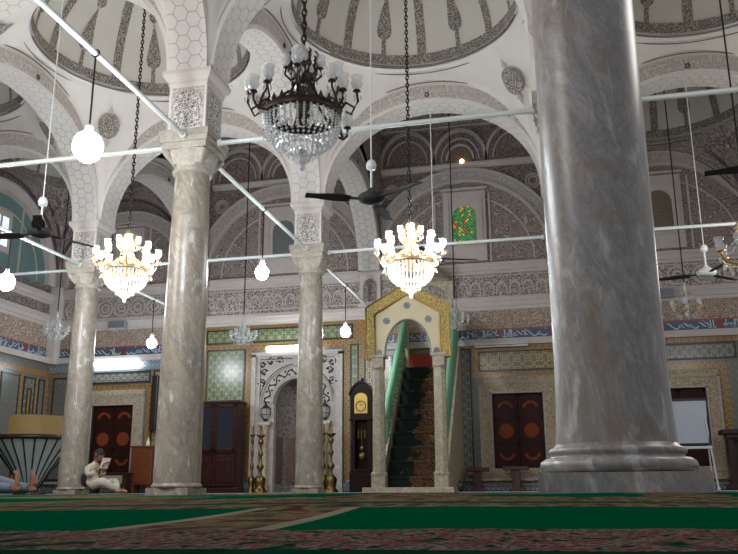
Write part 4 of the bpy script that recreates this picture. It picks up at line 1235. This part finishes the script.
for z in (.88, 1.215, 1.565):
    x = -.48
    while x < .42:
        w = rb_.uniform(.035, .06); h = rb_.uniform(.2, .27); c = rb_.choice(('book_green', 'book_red', 'book_tan'))
        b = MB(); b.rbox((0, 0, h/2), (w, .17, h), .006); o = b.build('book', c, None, (-7.46+x+w/2, 17.40, z)); 
        tag(o, 'upright book behind the dark glass doors of the bookcase', 'book', 'books in the bookcase'); x += w+.006
        if rb_.random() < .2: x += .05

# ---- grandfather clock
gc = empty('grandfather_clock', (-4.11, 17.25, 0), 0, 'dark wooden grandfather clock with brass dial left of the minbar', 'clock')
m = MB(); W = .44
m.rbox((0, 0, .20), (W+.06, .34, .40), .015); m.rbox((0, 0, .44), (W, .30, .08), .015)
for x in (-W/2+.045, W/2-.045): m.rbox((x, 0, 1.0), (.09, .28, 1.06), .01)
m.rbox((0, .11, 1.0), (W-.06, .06, 1.06), .01); m.rbox((0, 0, 1.50), (W+.06, .34, .06), .015)
m.build('case', 'clock_wood', gc)
m = MB(); m.panel(lin(-W/2-.01, W/2+.01, 24), lambda x: 2.02+.24*max(0, cos(x/(W/2+.01)*PI/2))**.8, lambda x: 1.53, -.15, .15)
m.panel(lin(-W/2-.04, W/2+.04, 24), lambda x: 2.06+.25*max(0, cos(x/(W/2+.04)*PI/2))**.8, lambda x: 2.01+.25*max(0, cos(x/(W/2+.04)*PI/2))**.8, -.18, .16)
m.ball((0, -.02, 2.34), .035, 10, 8, 0, (1, 1, 1.5)); hd = m.build('hood', 'clock_wood', gc)
m = MB(); m.panel(lin(-.14, .14, 20), lambda x: 1.93+.12*math.sqrt(max(0, 1-(x/.141)**2)), lambda x: 1.62, -.165, -.15); dl = m.build('dial', 'goldplain', gc)
m = MB(); m.arcband(0, 1.77, .095, .115, -.172, -.165, 0, 2*PI, 28)
for k in range(12):
    a = PI/6*k; m.box((.105*cos(a), -.174, 1.77+.105*sin(a)), (.012, .006, .012))
m.tube([(0, -.176, 1.77), (.05, -.176, 1.82)], .005, 5); m.tube([(0, -.176, 1.77), (-.02, -.176, 1.85)], .004, 5); m.build('chapter_ring', 'ink', dl)
m = MB(); m.tube([(0, -.06, 1.45), (0, -.06, .80)], .007, 6); m.lathe([(.0, -.012), (.07, -.008), (.075, 0), (.07, .008), (0, .012)], n=20); 
m.v = [(x, y, z) for x, y, z in m.v]
pb = MB(); pb.tube([(0, -.07, 1.42), (0, -.07, .78)], .008, 6); pb.ball((0, -.08, .74), .07, 16, 10, 0, (1, .25, 1)); pb.ball((0, -.08, .90), .045, 12, 8, 0, (1, .3, 1)); pb.build('pendulum', 'brass', gc)
for x in (-.07, .0, .07):
    w = MB(); w.tube([(x, -.09, 1.45), (x, -.09, 1.28)], .004, 5); w.tube([(x, -.09, 1.28), (x, -.09, 1.10)], .018, 10); w.build('weight', 'brass', gc)

for lab, x, z in (('grey wall box high above the shutters at left', -10.26, 3.93), ('grey wall box right of the big near column, under the roundel frieze', 2.24, 3.99)):
    t = empty('wall_speaker', (x, YW-.10, z), 0, lab, 'speaker', 'grey boxes on the cornice')
    m = MB(); m.rbox((0, -.06, 0), (.46, .14, .20), .012); m.build('casing', 'fan_light', t); m = MB(); m.rbox((0, -.135, 0), (.40, .012, .15), .004); m.build('grille', 'fan_grey2', t)
# ---- minbar
MX, MYF = -2.70, 15.05
mn = empty('minbar', (MX, MYF, 0), 0, 'marble minbar with gold pedimented gate, green rails and carpeted stair', 'minbar')
m = MB(); m.rbox((-.02, .10, .035), (1.66, .62, .11), .012); m.build('plinth', 'minbar_marble', mn)
NS = 9; rise, run = .288, .255; yb = .25
for i in range(NS):
    s = MB(); z0 = .0; s.rbox((.0, yb+run*i+run/2+ (0), (rise*(i+1))/2), (.98, run+.02, rise*(i+1)), .012); s.rbox((0, yb+run*i+.0, rise*(i+1)-.03), (.98, .05, .06), .018); s.build('step', 'stair', mn)
m = MB(); yt = yb+run*NS
for s_ in (-1, 1):      # flank walls, rising with the stair
    x = s_*.60
    m.panel([yb, yt, yt+.02, 2.72], lambda y: min(.45+(y-yb)*rise/run*.98, .45+rise*NS), lambda y: 0, x-.06, x+.06, 0, lambda a, b, c: (b, a, c))
m.build('flank_wall', 'minbar_marble', mn)
m = MB(); m.box((0, (yt+2.72)/2, rise*NS-.03), (1.1, 2.72-yt, .06)); m.build('landing', 'minbar_marble', mn)
for s_ in (-1, 1):
    x = -.53 if s_ < 0 else .60
    a = (x, .26, 1.22); b = (x+.0, yt-.05, 3.55)
    for nm, z0, z1, mt, th in (('rail', 0, .34, 'green_rail', .13),):
        r = MB(); r.panel([a[1], b[1]], lambda y: a[2]+(y-a[1])/(b[1]-a[1])*(b[2]-a[2])+z1-.2, lambda y: a[2]+(y-a[1])/(b[1]-a[1])*(b[2]-a[2])-.32, x-th/2, x+th/2, 0, lambda p, q, z: (q, p, z))
        o = r.build(nm, mt, mn)
        e = MB()
        for dz in (.13, -.31): e.tube([(x, a[1], a[2]+dz), (x, b[1], b[2]+dz)], .06, 8)
        e.build('rail_edge', 'green_rail', o)
        d = MB()
        for k in range(26):
            f = (k+.5)/26
            for dz in (.02, -.22): d.ball((x-s_*.085, a[1]+f*(b[1]-a[1]), a[2]+dz+f*(b[2]-a[2])), .022, 6, 4)
        d.build('rail_stud', 'minbar_marble', o)
for s_ in (-1, 1):     # gate pillars
    x = s_*.575
    p = MB(); p.box((x, .0, .19), (.25, .25, .22)); p.lathe([(.155, .30), (.16, .33), (.125, .37), (.122, .42)], (x, 0, 0), 8, a0=PI/8)
    p.lathe([(.122, .40), (.12, 1.0), (.112, 2.15), (.112, 2.25)], (x, 0, 0), 8, a0=PI/8); p.lathe([(.115, 2.22), (.135, 2.25), (.115, 2.28)], (x, 0, 0), 8, a0=PI/8)
    p.sm = [False]*len(p.f)
    p.box((x, 0, 2.36), (.22, .22, .18)); p.box((x, 0, 2.47), (.30, .28, .05)); p.build('gate_pillar', 'minbar_marble', mn)
zs_ = 2.50
def ped(x, w, zt, ze): return zt-(zt-ze)*min(1, abs(x)/w)
r_ = .44
ga = lambda x: zs_+.66*math.sqrt(max(0, 1-(x/r_)**2)) if abs(x) < r_ else zs_
xs = lin(-.62, -r_, 3)[:-1]+[-r_*cos(PI*i/40) for i in range(41)]+lin(r_, .62, 3)[1:]
g = MB(); g.panel(xs, lambda x: ped(x, .62, 3.62, 3.25), ga, -.07, .07); gp = g.build('gate_arch', 'gate_cream', mn)
g = MB(); xo = lin(-.78, .78, 24)
inner = lambda x: ped(x, .62, 3.63, 3.26) if abs(x) <= .62 else 2.42
xo = [-.78, -.621, -.62]+lin(-.62, .62, 20)[1:-1]+[.62, .621, .78]
g.panel(xo, lambda x: ped(x, .78, 3.84, 3.40), inner, -.10, .08); g.build('gate_frame', 'gilt', mn)
g = MB()
for w, zt, ze in ((.79, 3.86, 3.41), (.62, 3.64, 3.27)):
    g.tube([(-w, -.105, 2.42), (-w, -.105, ze), (0, -.105, zt), (w, -.105, ze), (w, -.105, 2.42)], .02, 6)
g.build('frame_bead', 'goldplain', mn)
g = MB(); 
for x, z in ((0, 3.42), (-.40, 3.14), (.40, 3.14)):
    g.arcband(x, z, .0, .03, -.088, -.07, 0, 2*PI, 16); g.arcband(x, z, .045, .062, -.085, -.07, 0, 2*PI, 20)
    for k in range(6): g.arcband(x+.05*cos(PI/3*k), z+.05*sin(PI/3*k), 0, .016, -.086, -.07, 0, 2*PI, 10)
g.build('rosette', 'rosette_blue', mn)
g = MB()
for s_ in (-1, 1): g.arcband(s_*.545, 2.545, 0, .055, -.085, -.07, 0, PI, 12); g.box((s_*.545, -.078, 2.53), (.11, .015, .05))
g.build('blue_tile', 'tile_navy', mn)
g = MB(); pts = [(-(r_)*cos(a), -.075, zs_+.66*sin(a)) for a in lin(0, PI, 30)]; g.tube(pts, .014, 6); g.build('arch_bead', 'marble_cap', mn)
# kiosk at the head of the stair
for s_ in (-1, 1):
    for y in (yt+.05, 2.62):
        c = MB(); c.lathe([(.075, rise*NS), (.08, rise*NS+.08), (.055, rise*NS+.12), (.05, 4.0), (.075, 4.06), (.08, 4.1)], (s_*.50, y, 0), 16); c.build('kiosk_column', 'minbar_marble', mn)
k = MB(); ka = lambda x: 4.1+.34*math.sqrt(max(0, 1-(x/.44)**2)) if abs(x) < .44 else 4.1
xs = [-.56, -.44]+[-.44*cos(PI*i/24) for i in range(1, 24)]+[.44, .56]
for y in (yt+.02, 2.58): k.panel(xs, lambda x: 4.52, ka, y, y+.06)
for x in (-.53, .53): k.box((x, (yt+2.62)/2+.02, 4.46), (.06, 2.6-yt, .12))
k.lathe([(.52, 4.52), (.50, 4.60), (.42, 4.74), (.26, 4.84), (.05, 4.90), (.03, 4.98)], (0, (yt+2.62)/2, 0), 8, a0=PI/8); k.build('kiosk_canopy', 'minbar_marble', mn)
c = MB(); c.rbox((.0, 2.62, rise*NS+.16), (.86, .08, .36), .03); c.build('seat_back', 'red_cloth', mn)

# ---- whiteboard easel
wbx = empty('whiteboard_easel', (2.17, 15.5, 0), 0, 'white board on a white-legged easel in front of the right-hand niche', 'whiteboard')
tl = lambda z: .22-.12*z
m = MB(); m.panel([-.33, .33], lambda x: 1.55, lambda x: .80, -.02, .0, 0, lambda a, b, c: (a, b+tl(c), c)); bd = m.build('board', 'board', wbx)
m = MB()
for a, b, c, d in ((-.35, .35, 1.54, 1.58), (-.35, .35, .77, .81), (-.35, -.325, .77, 1.58), (.325, .35, .77, 1.58)): m.box(((a+b)/2, tl((c+d)/2)-.012, (c+d)/2), (b-a, .035, d-c))
m.build('frame', 'black', bd)
m = MB(); m.rbox((0, tl(.74)-.03, .735), (.74, .07, .045), .008); m.build('ledge', 'white', wbx)
for s_ in (-1, 1):
    l = MB(); l.tube([(s_*.29, tl(1.3)-.04, 1.28), (s_*.42, tl(0)-.05, .02)], .016, 8); l.tube([(s_*.29, tl(1.3)-.02, 1.25), (s_*.40, .55, .02)], .014, 8); l.ball((s_*.42, tl(0)-.05, .03), .03, 8, 6); l.build('leg', 'white', wbx)

# ---- low furniture along the wall
def stool(label, x, y, w, h, group='low wooden book stands along the wall'):
    t = empty('book_stand', (x, y, 0), 0, label, 'book stand', group)
    m = MB(); m.rbox((0, 0, h-.04), (w, .26, .08), .012); m.build('top', 'wood_brown_dark', t)
    m = MB(); m.rbox((0, 0, (h-.08)/2), (w*.32, .16, h-.08), .01); m.rbox((0, 0, .03), (w*.6, .24, .06), .01); m.build('pedestal', 'wood_brown_dark', t)
stool('low dark wooden book stand in front of the shutters right of the minbar', -.95, 17.36, .52, .50)
stool('low dark wooden book stand next to the blue tile strip right of the minbar', -1.72, 17.36, .46, .48)
t = empty('cabinet', (-9.20, 17.40, 0), 0, 'small reddish brown wooden cabinet behind the column left of centre', 'cabinet')
m = MB(); m.rbox((0, 0, .60), (.52, .34, .82), .012); m.rbox((0, 0, 1.02), (.56, .38, .04), .01)
for x in (-.2, .2): m.rbox((x, 0, .12), (.06, .28, .20), .008)
m.build('carcass', 'wood_brown', t)
m = MB(); m.rbox((0, -.175, .60), (.44, .02, .72), .006); o = m.build('door', 'wood_brown', t); m = MB(); m.ball((.16, -.2, .65), .014, 8, 6); m.build('knob', 'brass', o)
t = empty('bottle', (-9.12, 17.35, 1.04), 0, 'small pale bottle standing on the reddish brown cabinet', 'bottle')
m = MB(); m.lathe([(.04, 0), (.042, .02), (.042, .09), (.018, .13), (.016, .17)], n=14); m.build('body', 'white', t); m = MB(); m.lathe([(.02, .17), (.02, .19)], n=12); m.build('cap', 'goldplain', t)
t = empty('loudspeaker', (-9.18, YW-.12, 1.40), 0, 'tall narrow black loudspeaker mounted on the wall above the reddish brown cabinet', 'loudspeaker')
m = MB(); m.rbox((0, 0, .64), (.15, .16, 1.28), .012); m.build('enclosure', 'black', t)
m = MB(); m.rbox((0, -.085, .64), (.12, .012, 1.2), .004); m.build('grille', 'iron', t)
t = empty('wooden_lectern', (3.35, 17.15, 0), 0, 'dark wooden lectern stand at the right edge of the frame', 'lectern')
m = MB(); m.rbox((0, 0, 1.08), (.78, .46, .09), .015); m.rbox((0, 0, 1.0), (.62, .36, .08), .01); m.build('top', 'wood_dark', t)
for x in (-.24, .24): m = MB(); m.rbox((x, 0, .5), (.11, .3, .92), .015); m.build('leg', 'wood_dark', t)
m = MB(); m.rbox((0, 0, .06), (.70, .42, .10), .015); m.rbox((0, .1, .55), (.4, .03, .8), .005); m.build('base', 'wood_dark', t)
t = empty('floor_sack', (-1.78, 14.9, 0), 0, 'small black bag with a loop handle beside the right gate pillar of the minbar', 'bag')
m = MB(); m.ball((0, 0, .10), .09, 12, 8, 0, (.7, .6, 1.1)); m.build('body', 'black', t); m = MB(); m.tube([(-.03, 0, .19), (.03, 0, .27), (.09, 0, .34)], .010, 6); m.build('handle', 'black', t)

# ---- fluted tribune at left
tb = empty('tribune', (-10.20, 14.7, 0), 0, 'flared white fluted tribune with dark ribs and yellow parapet at far left', 'tribune')
pr = [(.16, .12), (.22, .21), (.34, .41), (.50, .63), (.66, .83), (.82, 1.03)]
m = MB(); m.lathe(pr, n=48); m.build('fluted_bowl', 'flute_white', tb)
for k in range(24):
    a = 2*PI*k/24+.1; r = MB(); r.tube([((q+.012)*cos(a), (q+.012)*sin(a), z) for q, z in pr], [.008+.009*i/5 for i in range(6)], 6); r.build('rib', 'iron', tb)
m = MB(); m.lathe([(.80, 1.02), (.87, 1.03), (.88, 1.07), (.86, 1.11), (.0, 1.11)], n=48); m.build('rim', 'wood_dark', tb)
m = MB(); rows = []
for r, z in ((.84, 1.10), (.84, 1.47), (.79, 1.47), (.79, 1.10)): rows.append([(r*cos(a), r*sin(a), z) for a in lin(math.radians(-90), math.radians(-5), 20)])
m.grid(rows, None, 0, False); m.face([r[0] for r in rows]); m.face([r[-1] for r in rows][::-1]); 
m.build('parapet', 'yellow_panel', tb)
m = MB(); m.lathe([(.30, 0), (.30, .05), (.2, .09), (.17, .14)], n=24); m.build('foot', 'wood_dark', tb)
t = empty('floor_bench', (-9.72, 16.9, 0), 0, 'low dark wooden bench behind the slim column, beside the tribune', 'bench')
m = MB(); m.rbox((0, 0, .42), (.9, .34, .06), .01); m.build('seat', 'wood_dark', t)
for x in (-.38, .38): m = MB(); m.rbox((x, 0, .20), (.07, .28, .40), .01); m.build('leg', 'wood_dark', t)
# ---- people
def skin_body(name, nodes, edges, mat, parent, root=0, levels=2):
    """nodes [(co, r)] grown into one continuous surface"""
    me = bpy.data.meshes.new(name); me.from_pydata([n[0] for n in nodes], edges, []); me.materials.append(M[mat])
    o = bpy.data.objects.new(name, me); COL.objects.link(o); o.parent = parent
    sk = o.modifiers.new('skin', 'SKIN'); sk.use_smooth_shade = True; sk.branch_smoothing = .6
    if not me.skin_vertices: 
        lay = me.attributes
        bpy.context.view_layer.objects.active = o
    for i, n in enumerate(nodes):
        r = n[1]; me.skin_vertices[0].data[i].radius = (r, r) if not isinstance(r, tuple) else r
        me.skin_vertices[0].data[i].use_root = (i == root)
    sb = o.modifiers.new('subd', 'SUBSURF'); sb.levels = levels; sb.render_levels = levels
    return o
def hand(parent, wrist, direc, palm, sc=1.0, name='hand', mat='skin', curl=.9):
    """palm plus four fingers and a thumb, fingers curling toward the palm side"""
    w = Vector(wrist); d = Vector(direc).normalized(); pn = Vector(palm).normalized(); s = d.cross(pn).normalized()
    nodes = [(w, .021*sc), (w+d*.035*sc, (.030*sc, .018*sc)), (w+d*.075*sc, (.034*sc, .016*sc))]; edges = [(0, 1), (1, 2)]
    for k, (off, L) in enumerate(((-.030, .062), (-.010, .072), (.010, .068), (.028, .052))):
        b = w+d*.085*sc+s*off*sc; a = len(nodes); prev = 2
        p = b; ang = .25
        for j, f in enumerate((0, .42, .34, .24)):
            if j: ang += curl*.5; p = p+(d*cos(ang)+pn*sin(ang))*L*f*sc
            nodes.append((p.copy(), (.0095-.001*j)*sc)); edges.append((prev, a+j)); prev = a+j
    a = len(nodes); p0 = w+d*.035*sc-s*.028*sc
    for j, (q, r) in enumerate(((p0, .012), (p0+(d*.6-s*.7)*.03*sc, .0105), (p0+(d*.85-s*.6+pn*.5)*.055*sc, .009))):
        nodes.append((q, r*sc)); edges.append((1 if j == 0 else a+j-1, a+j))
    return skin_body(name, nodes, edges, mat, parent, 0, 1)

def head(parent, c, fwd, up, sc, hair_mat='hair', name='head'):
    """head facing fwd: skull, brow, nose, mouth, chin, ears, plus hair cap"""
    f = Vector(fwd).normalized(); u = Vector(up); u = (u-f*u.dot(f)).normalized(); r = f.cross(u)
    mb = MB(); n, m = 28, 22; rows = []
    for i in range(m+1):
        t = -PI/2+PI*i/m; row = []
        for j in range(n):
            a = 2*PI*j/n
            x, y, z = cos(t)*cos(a), cos(t)*sin(a), sin(t)
            wx, wy, wz = .098, .074, .118
            X, Y, Z = x*wx, y*wy, z*wz
            if z < 0: Y *= 1-.28*(-z); X = X*(1-.12*(-z)) + (.012*(-z) if x > 0 else .02*(-z))
            if x > .3:
                k = (x-.3)/.7
                X += .022*k*math.exp(-((Y/.014)**2)-((Z+.015)/.022)**2)          # nose
                X -= .012*k*math.exp(-((abs(Y)-.030)/.013)**2-((Z-.012)/.012)**2)  # eye sockets
                X += .006*k*math.exp(-((abs(Y)-.028)/.02)**2-((Z-.034)/.010)**2)   # brow
                X += .007*k*math.exp(-(Y/.022)**2-((Z+.056)/.010)**2)              # lips
                X += .008*k*math.exp(-(Y/.02)**2-((Z+.095)/.016)**2)               # chin
            row.append(Vector(c)+(f*X+r*Y+u*Z)*sc)
        rows.append(row)
    mb.grid(rows, None, 0, True, True)
    for s_ in (-1, 1): mb.ball(tuple(Vector(c)+(r*s_*.078-f*.008-u*.005)*sc), .024*sc, 8, 6, 0, (.7, .5, 1.2))
    h = mb.build(name, 'skin', parent)
    e = MB()
    for s_ in (-1, 1): e.ball(tuple(Vector(c)+(r*s_*.030+f*.078+u*.012)*sc), .011*sc, 8, 6)
    e.build('eye', 'hair', h)
    hb = MB(); rows = []
    for i in range(11):
        t = -.35+(PI/2+.35)*i/10; row = []
        for j in range(n):
            a = 2*PI*j/n; x, y, z = cos(t)*cos(a), cos(t)*sin(a), sin(t)
            tt = t
            if cos(a) > .25: z = max(z, .42*(cos(a))); 
            row.append(Vector(c)+(f*(x*.104-.004)+r*y*.081+u*(z*.126))*sc)
        rows.append(row)
    hb.grid(rows, None, 0, True, True); hb.build('hair', hair_mat, h)
    return h

# seated reader, leaning by the slim column, facing right
px, py = -7.66, 12.72
pr_ = empty('person', (px, py, 0), 0, 'seated person in a white robe reading, leaning beside the slim column', 'person')
S_ = .90
nodes = [((.02, 0, .13), (.135, .15)), ((-.03, 0, .24), (.125, .145)), ((-.045, 0, .36), (.12, .15)), ((-.015, 0, .455), (.085, .12)), ((.03, 0, .515), (.045, .045)), ((.05, 0, .55), .04),
         ((.11, -.14, .135), .092), ((.31, -.20, .21), .078), ((.42, -.10, .11), .06), ((.47, .03, .075), .05),
         ((.11, .14, .135), .092), ((.29, .22, .21), .078), ((.40, .10, .11), .06), ((.44, -.02, .07), .05),
         ((-.01, -.15, .44), .062), ((.03, -.20, .31), .054), ((.14, -.13, .36), .046),
         ((-.01, .15, .44), .062), ((.03, .20, .31), .054), ((.14, .12, .37), .046)]
edges = [(0, 1), (1, 2), (2, 3), (3, 4), (4, 5), (0, 6), (6, 7), (7, 8), (8, 9), (0, 10), (10, 11), (11, 12), (12, 13), (3, 14), (14, 15), (15, 16), (3, 17), (17, 18), (18, 19)]
skin_body('robe', nodes, edges, 'cloth_white', pr_)
v = [((-.03, 0, .13), (.135, .16)), ((-.065, 0, .26), (.115, .155)), ((-.07, 0, .38), (.10, .145))]
skin_body('vest', v, [(0, 1), (1, 2)], 'cloth_dark', pr_)
n_ = [((.03, 0, .50), .048), ((.055, 0, .575), .046)]
head(pr_, (.085, 0, .635), (.84, 0, -.54), (.54, 0, .84), .92)
skin_body('neck', n_, [(0, 1)], 'skin', pr_)
for s_ in (-1, 1):
    y = s_*.125
    skin_body('forearm', [((.10, y*1.05, .355), .034), ((.20, y*.75, .435), .026)], [(0, 1)], 'skin', pr_)
    hand(pr_, (.20, y*.75, .435), (.35, -y*2.2, .55), (.25, -s_*.8, .1), .95)
    skin_body('foot', [((.46, s_*.03+.01, .06), .04), ((.53, s_*.10, .045), .036), ((.59, s_*.13, .04), .026)], [(0, 1), (1, 2)], 'skin', pr_)
bk = empty('open_booklet', (px+.27, py, .50), 0, 'open white booklet held up by the seated reader', 'book')
for s_ in (-1, 1):
    m = MB(); m.box((0, s_*.06, .0), (.012, .12, .17)); m.xf(lambda x, y, z: (x+abs(y)*-.45+z*.35, y, z)); m.build('page_block', 'paper', bk)

# person lying at left, only the legs and bare feet in view
qx, qy = -5.20, 7.45
ly = empty('person', (qx, qy, 0), 0, 'person lying on the carpet in grey-blue trousers, bare foot soles upright', 'person')
def leg(y, dz, dx):
    return [((-.98+dx, y*1.1, .12), .088), ((-.55+dx, y*1.2, .115+dz), .066), ((-.49+dx, y*1.2, .11+dz), .064), ((-.10+dx, y, .075), .052), ((-.055+dx, y, .072), .055)]
nodes = [((-1.12, 0, .13), (.13, .16)), ((-1.30, 0, .13), (.12, .15))]; edges = [(0, 1)]
for y, dz, dx in ((-.10, .0, -.03), (.10, .05, .02)):
    a = len(nodes); L = leg(y, dz, dx); nodes += L; edges += [(0, a)]+[(a+i, a+i+1) for i in range(4)]
skin_body('trousers', nodes, edges, 'cloth_blue', ly)
nodes = [((-1.28, 0, .13), (.12, .15)), ((-1.50, 0, .14), (.11, .16)), ((-1.68, 0, .14), (.10, .17)), ((-1.76, 0, .13), .05), ((-1.80, 0, .13), .045), ((-1.66, -.2, .12), .06), ((-1.40, -.30, .08), .045), ((-1.20, -.26, .07), .038), ((-1.66, .2, .12), .06), ((-1.40, .30, .08), .045), ((-1.20, .26, .07), .038)]
skin_body('shirt', nodes, [(0, 1), (1, 2), (2, 3), (3, 4), (2, 5), (5, 6), (6, 7), (2, 8), (8, 9), (9, 10)], 'cloth_white', ly)
head(ly, (-1.93, 0, .14), (0, 0, 1), (-1, 0, 0), .95)
for s_ in (-1, 1): hand(ly, (-1.18, s_*.26, .065), (1, 0, -.1), (0, 0, -1), .95)
for y, dx in ((-.10, -.03), (.10, .02)):
    nodes = [((-.09+dx, y, .075), .038), ((-.015+dx, y, .058), .040), ((.012+dx, y, .038), (.034, .03)), ((-.005+dx, y, .11), (.036, .03)), ((-.018+dx, y, .17), (.034, .024)), ((-.032+dx, y, .205), (.036, .018))]
    edges = [(0, 1), (1, 2), (1, 3), (3, 4), (4, 5)]
    for k, (o_, L) in enumerate(((-.03, .05), (-.012, .042), (.004, .038), (.018, .034), (.031, .028))):
        s_ = 1 if y < 0 else -1
        a = len(nodes); nodes += [((-.036+dx, y+o_*s_*-1, .222), .011-.001*k), ((-.044+dx, y+o_*s_*-1, .222+L*.7), .010-.001*k)]; edges += [(5, a), (a, a+1)]
    skin_body('foot', nodes, edges, 'skin', ly, 0, 2)

# ================================================================== LIGHT, CAMERA
w = bpy.data.worlds.new('night'); scene.world = w; w.use_nodes = True
bg = w.node_tree.nodes['Background']; bg.inputs[0].default_value = (.80, .84, .92, 1); bg.inputs[1].default_value = .22
def lamp(name, x, y, z, p, r=.15, c=(1, .96, .9)):
    l = bpy.data.lights.new(name, 'POINT'); l.energy = p; l.shadow_soft_size = r; l.color = c
    o = bpy.data.objects.new(name, l); COL.objects.link(o); o.location = (x, y, z)
# unseen point lights added to fill the hall, behind and beside the camera
lamp('fill_light', XAB, YM0, 3.3, 140, .45); lamp('fill_light', XB+.4, Y0-2.0, 3.4, 90, .6); lamp('fill_light', XCD, YM0-1, 3.5, 60, .6); lamp('fill_light', XCD+1, YM1+1, 3.2, 60, .4)

F, YAW, PIT, ROLL, H = 823.5, -.2253, .2539, -.0055, .035
f = Vector((sin(YAW)*cos(PIT), cos(YAW)*cos(PIT), sin(PIT))); r0 = Vector((cos(YAW), -sin(YAW), 0)); u0 = r0.cross(f)
r = r0*cos(ROLL)+u0*sin(ROLL); u = -r0*sin(ROLL)+u0*cos(ROLL)
cam = bpy.data.cameras.new('camera'); cam.sensor_width = 36; cam.lens = F*36/738; cam.clip_start = .02; cam.clip_end = 200
co = bpy.data.objects.new('camera', cam); COL.objects.link(co)
mt = Matrix(((r.x, u.x, -f.x, 0), (r.y, u.y, -f.y, 0), (r.z, u.z, -f.z, H), (0, 0, 0, 1))); co.matrix_world = mt
scene.camera = co
scene.view_settings.view_transform = 'Standard'; scene.view_settings.look = 'None'; scene.view_settings.exposure = 0.8; scene.view_settings.gamma = 1
